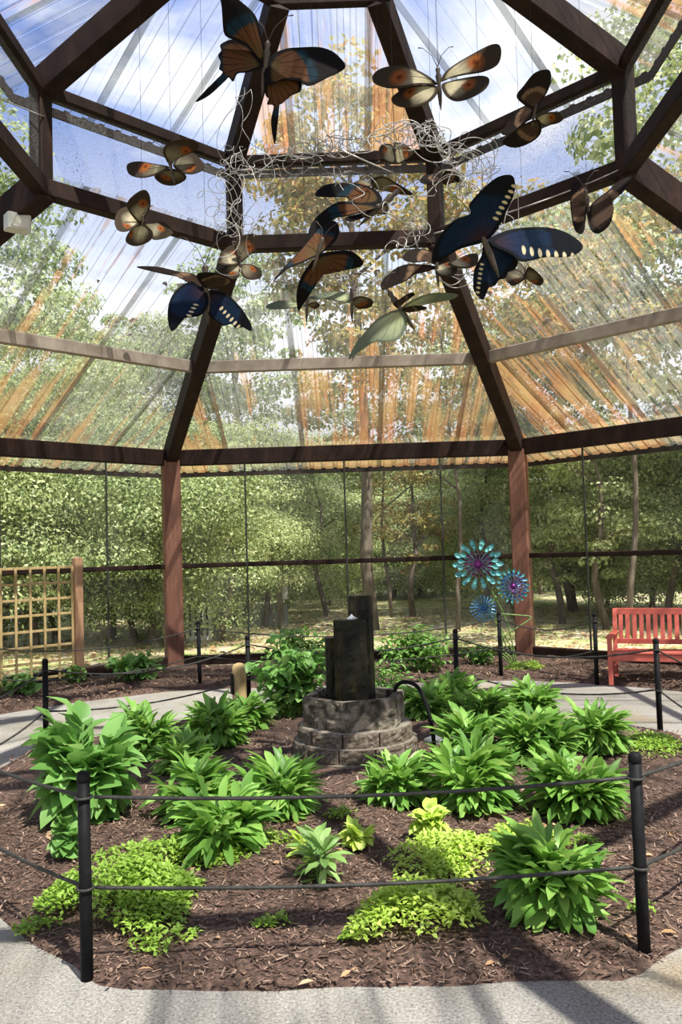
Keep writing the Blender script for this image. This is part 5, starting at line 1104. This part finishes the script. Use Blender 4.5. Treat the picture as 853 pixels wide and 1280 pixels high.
def crown_mesh(key, H, z0, R, n, leaf, nb, br, seed, girth=1.0):
    """a trunk mesh and a leaf cloud mesh for one kind of tree"""
    rg = random.Random(seed); ng = np.random.default_rng(seed)
    tm = MB(); tips = tree_trunk(tm, H, (.04+H*.009)*girth, rg, .5, 7 if H > 6 else 5, R*.85)
    C = []
    for i in range(nb):
        u = ng.normal(size=3); u /= np.linalg.norm(u); s = ng.uniform(.45, 1)**.6
        C.append((u[0]*R*s, u[1]*R*s, (z0+H)/2+u[2]*(H-z0)/2*s))
    C += [tuple(t) for t in tips if t.z > z0]
    C = np.array(C); w = ng.integers(0, len(C), n); br_ = ng.uniform(.6, 1.25, len(C))*br
    u = ng.normal(size=(n, 3)); u[:, 2] = np.abs(u[:, 2])*1.0-.35; u /= np.linalg.norm(u, axis=1)[:, None]
    P = C[w]+u*(br_[w]*ng.uniform(.55, 1.12, n)**.7)[:, None]*[1, 1, .6]
    k = (P[:, 2] > max(.05, z0*.75)); P, u = P[k], u[k]
    V, F = shell_leaves(P, u, leaf, ng)
    me_t = bpy.data.meshes.new('trunk'); me_t.from_pydata(tm.v, [], tm.f); me_t.update(); me_t.polygons.foreach_set('use_smooth', [True]*len(me_t.polygons))
    PROT[key] = (me_t, fast_mesh('crown', V, F))
crown_mesh('tall', 12.5, 3.6, 3.1, 20000, .15, 70, .85, 1)
crown_mesh('tall_b', 11.0, 1.5, 3.0, 42000, .115, 65, .85, 2)
crown_mesh('round', 8.5, 1.2, 3.0, 45000, .10, 50, .8, 3)
crown_mesh('bushy', 4.6, .1, 2.5, 75000, .068, 34, .95, 4)
crown_mesh('bushy_b', 4.0, .05, 2.3, 65000, .065, 26, 1.0, 5)
crown_mesh('airy', 14.0, 6.5, 2.6, 9500, .19, 60, .7, 6)
crown_mesh('spray', 9.0, 4.6, 3.4, 9000, .14, 55, .62, 7, .55)
TM = {}
def tree(key, px, D, s, mi, label, rz=0, group=None, name='tree', cat='tree', xy=None, sz=None):
    p = Vector((xy[0], xy[1], -.05)) if xy else polar(px, D, -.05)
    e = empty(name, tuple(p), rz, label, cat, group); e.scale = (s, s, sz or s)
    tme, cme = PROT[key]
    if (key, mi) not in TM:
        c2 = cme.copy(); c2.materials.clear(); c2.materials.append(G_TREE[mi]); TM[(key, mi)] = c2
        if not tme.materials: tme.materials.append(M_BARK)
    t = bpy.data.objects.new('trunk', tme); COL.objects.link(t); t.parent = e
    c = bpy.data.objects.new('crown', TM[(key, mi)]); COL.objects.link(c); c.parent = e
    return e
W1 = 'woods seen through and above the screened walls'
T = [ # kind, column, distance, scale, leaf kind, turn, label
 ('tall_b', -165, 17, 1.2, 0, 0, 'tallest tree at the trellis end, rising beyond the corner with the floodlight'),
 ('tall_b', 20, 23, .88, 1, 1, 'tall bright tree behind the trellis'),
 ('tall_b', 125, 26, .86, 0, 2, 'broad tree filling the hazy roof bay above the trellis'),
 ('round', 190, 23, .98, 0, 3, 'rounded tree behind the hazy roof bay, next to the main rafter'),
 ('airy', 300, 25, .82, 0, 1, 'thin tree between the curled wires and the clerestory post'),
 ('airy', 455, 19.5, .98, 2, 2, 'tall airy tree with yellowish leaves behind the centre of the roof'),
 ('spray', 560, 18.5, .90, 2, .5, 'tree with russet leaves behind the rust streaked centre roof bay'),
 ('spray', 478, 23, .86, 1, 4, 'tree with spreading pale sprays behind the rust streaked roof'),
 ('spray', 640, 21.5, .90, 0, 2.6, 'open tree behind the second main rafter'),
 ('tall_b', 705, 23, 1.02, 1, 2, 'dense green tree filling the clerestory window by the narrow winged butterfly'),
 ('spray', 770, 16, 1.0, 2, 1, 'tree with orange brown leaves above the red bench'),
 ('tall', 900, 18, 1.20, 1, 3, 'tallest tree on the bench side, reaching over the upper roof'),
 ('tall_b', 1080, 17, 1.2, 0, .4, 'tall dark tree beyond the bench end of the pavilion'),
]
for key, px, D, s, mi, rz, lab in T: tree(key, px, D, s, mi, lab, rz, W1)
SH = [(-90, 17, 1.2, 0), (-10, 18, 1.1, 1), (60, 19, 1.0, 0), (130, 19, .95, 0), (175, 17.5, .95, 0), (240, 19, 1.0, 1), (285, 22, 1.0, 0), (345, 27, 1.05, 1), (400, 29, 1.1, 1), (455, 33, 1.15, 1), (515, 33, 1.2, 0), (570, 31, 1.15, 1), (625, 27, 1.1, 1), (690, 25, 1.0, 1), (745, 24, 1.05, 0), (800, 22, 1.0, 0), (850, 21, 1.05, 1), (920, 19, 1.1, 0), (1000, 17, 1.1, 0)]
NEARD = ['outside beyond the trellis end', 'behind the lattice of the trellis', 'above the trellis post', 'between the trellis and the thick brown post', 'close beside the thick brown post', 'behind the white cabinet', 'above the utility post', 'just past the utility post', 'behind the tall bush by the fountain', 'over the fountain pillars', 'behind the wide low shrub', 'behind the largest metal flower', 'at the dark wall post by the metal flowers', 'beside the dark wall post, bench side', 'left of the bench back', 'above the bench back', 'behind the middle of the bench', 'beyond the bench end', 'far beyond the bench end']
for i, (px, D, s, mi) in enumerate(SH):
    tree('bushy' if i % 2 else 'bushy_b', px, D, s*(1, 1.12, .9)[i % 3], (mi, 1, 0, 1)[i % 4], 'dense leafy understorey tree '+NEARD[i], i*1.3, 'understorey trees around the clearing', 'understorey_tree', 'tree')
crown_mesh('sapling', 4.2, 1.0, 1.25, 6500, .085, 34, .42, 8, 1.1)
for i, (px, D, s, mi) in enumerate([(35, 17.5, .9, 1), (160, 19, 1.0, 0), (262, 17.8, 1.15, 1), (318, 21, .95, 1), (400, 24, 1.1, 1), (505, 23, 1.15, 2), (590, 24, 1.1, 1), (690, 19.5, 1.0, 1), (748, 18, 1.1, 1), (818, 19, 1.1, 1)]):
    tree('sapling', px, D, s, mi, 'slender young tree with loose pale leaves, '+['behind the outer lattice squares', 'beyond the bay between trellis and brown post', 'right beside the brown post', 'above the utility post', 'over the tall fountain bush', 'behind the low shrub', 'behind the metal flowers', 'just past the dark wall post', 'short of the bench', 'over the bench back'][i], i*1.7, 'young trees at the edge of the clearing', 'young_tree')
# second row that closes the gaps under the tall crowns
for i, px in enumerate(range(-140, 1100, 62)):
    D = 36+4*math.sin(i*2.3); tree(('round', 'bushy', 'tall_b')[i % 3], px, D, (.72, 1.25, .58)[i % 3], (1, 0, 1)[i % 3], 'green tree in the distant back row of the woods', i*.9, 'distant back row of the woods', 'background_tree', 'tree')
# trees outside the picture, to the sides and behind the entrance, for light and reflections
for i, (x, y) in enumerate([(-13, 1), (-14, -6), (15, -1), (13.5, 5)]):
    tree('tall_b', 0, 0, .9, i % 2, 'green tree standing beside the pavilion', i, 'trees at the sides of the pavilion', 'tree', 'tree', xy=(x, y))
# leafy undergrowth that closes the ground line
ng = np.random.default_rng(77); n = 42000; a = ng.uniform(-.72, .72, n); d = ng.uniform(33, 44, n)/np.cos(a)
z = ng.uniform(0, 1, n)**1.3*4.2*(1+.3*np.sin(a*31)+.2*np.sin(a*77)); P = np.stack([CAM_LOC.x+d*np.sin(a), CAM_LOC.y+d*np.cos(a), z], 1)
V, F = quads(P, .26, .6, .2, ng)
tag(link('undergrowth', fast_mesh('undergrowth', V, F), G_TREE[0]), 'leafy undergrowth closing the far edge of the clearing', 'undergrowth', kind='stuff')
# backdrop added behind the leaf gaps, its dark green standing for forest shade
m = MB(); K = 60
for j in range(7):
    for i in range(K+1):
        a = -.95+1.9*i/K; dd = 40+j*2.2; hh = [0, 1.6, 2.8, 3.6, 4.0, 4.1, -1][j]*(1+.18*math.sin(i*.9)+.12*math.sin(i*2.1)); m.v.append((CAM_LOC.x+dd*math.sin(a)/max(.6, math.cos(a)), CAM_LOC.y+dd, hh-.1))
m.f = [(j*(K+1)+i, j*(K+1)+i+1, (j+1)*(K+1)+i+1, (j+1)*(K+1)+i) for j in range(6) for i in range(K)]
tag(m.build('dark_woods_backdrop', pbr('woods_shade_green', [(.35, (.015, .03, .008)), (.55, (.05, .09, .02)), (.7, (.12, .18, .04))], 3.5, 10, .95, 1.0, .2), None, True), kind='structure')
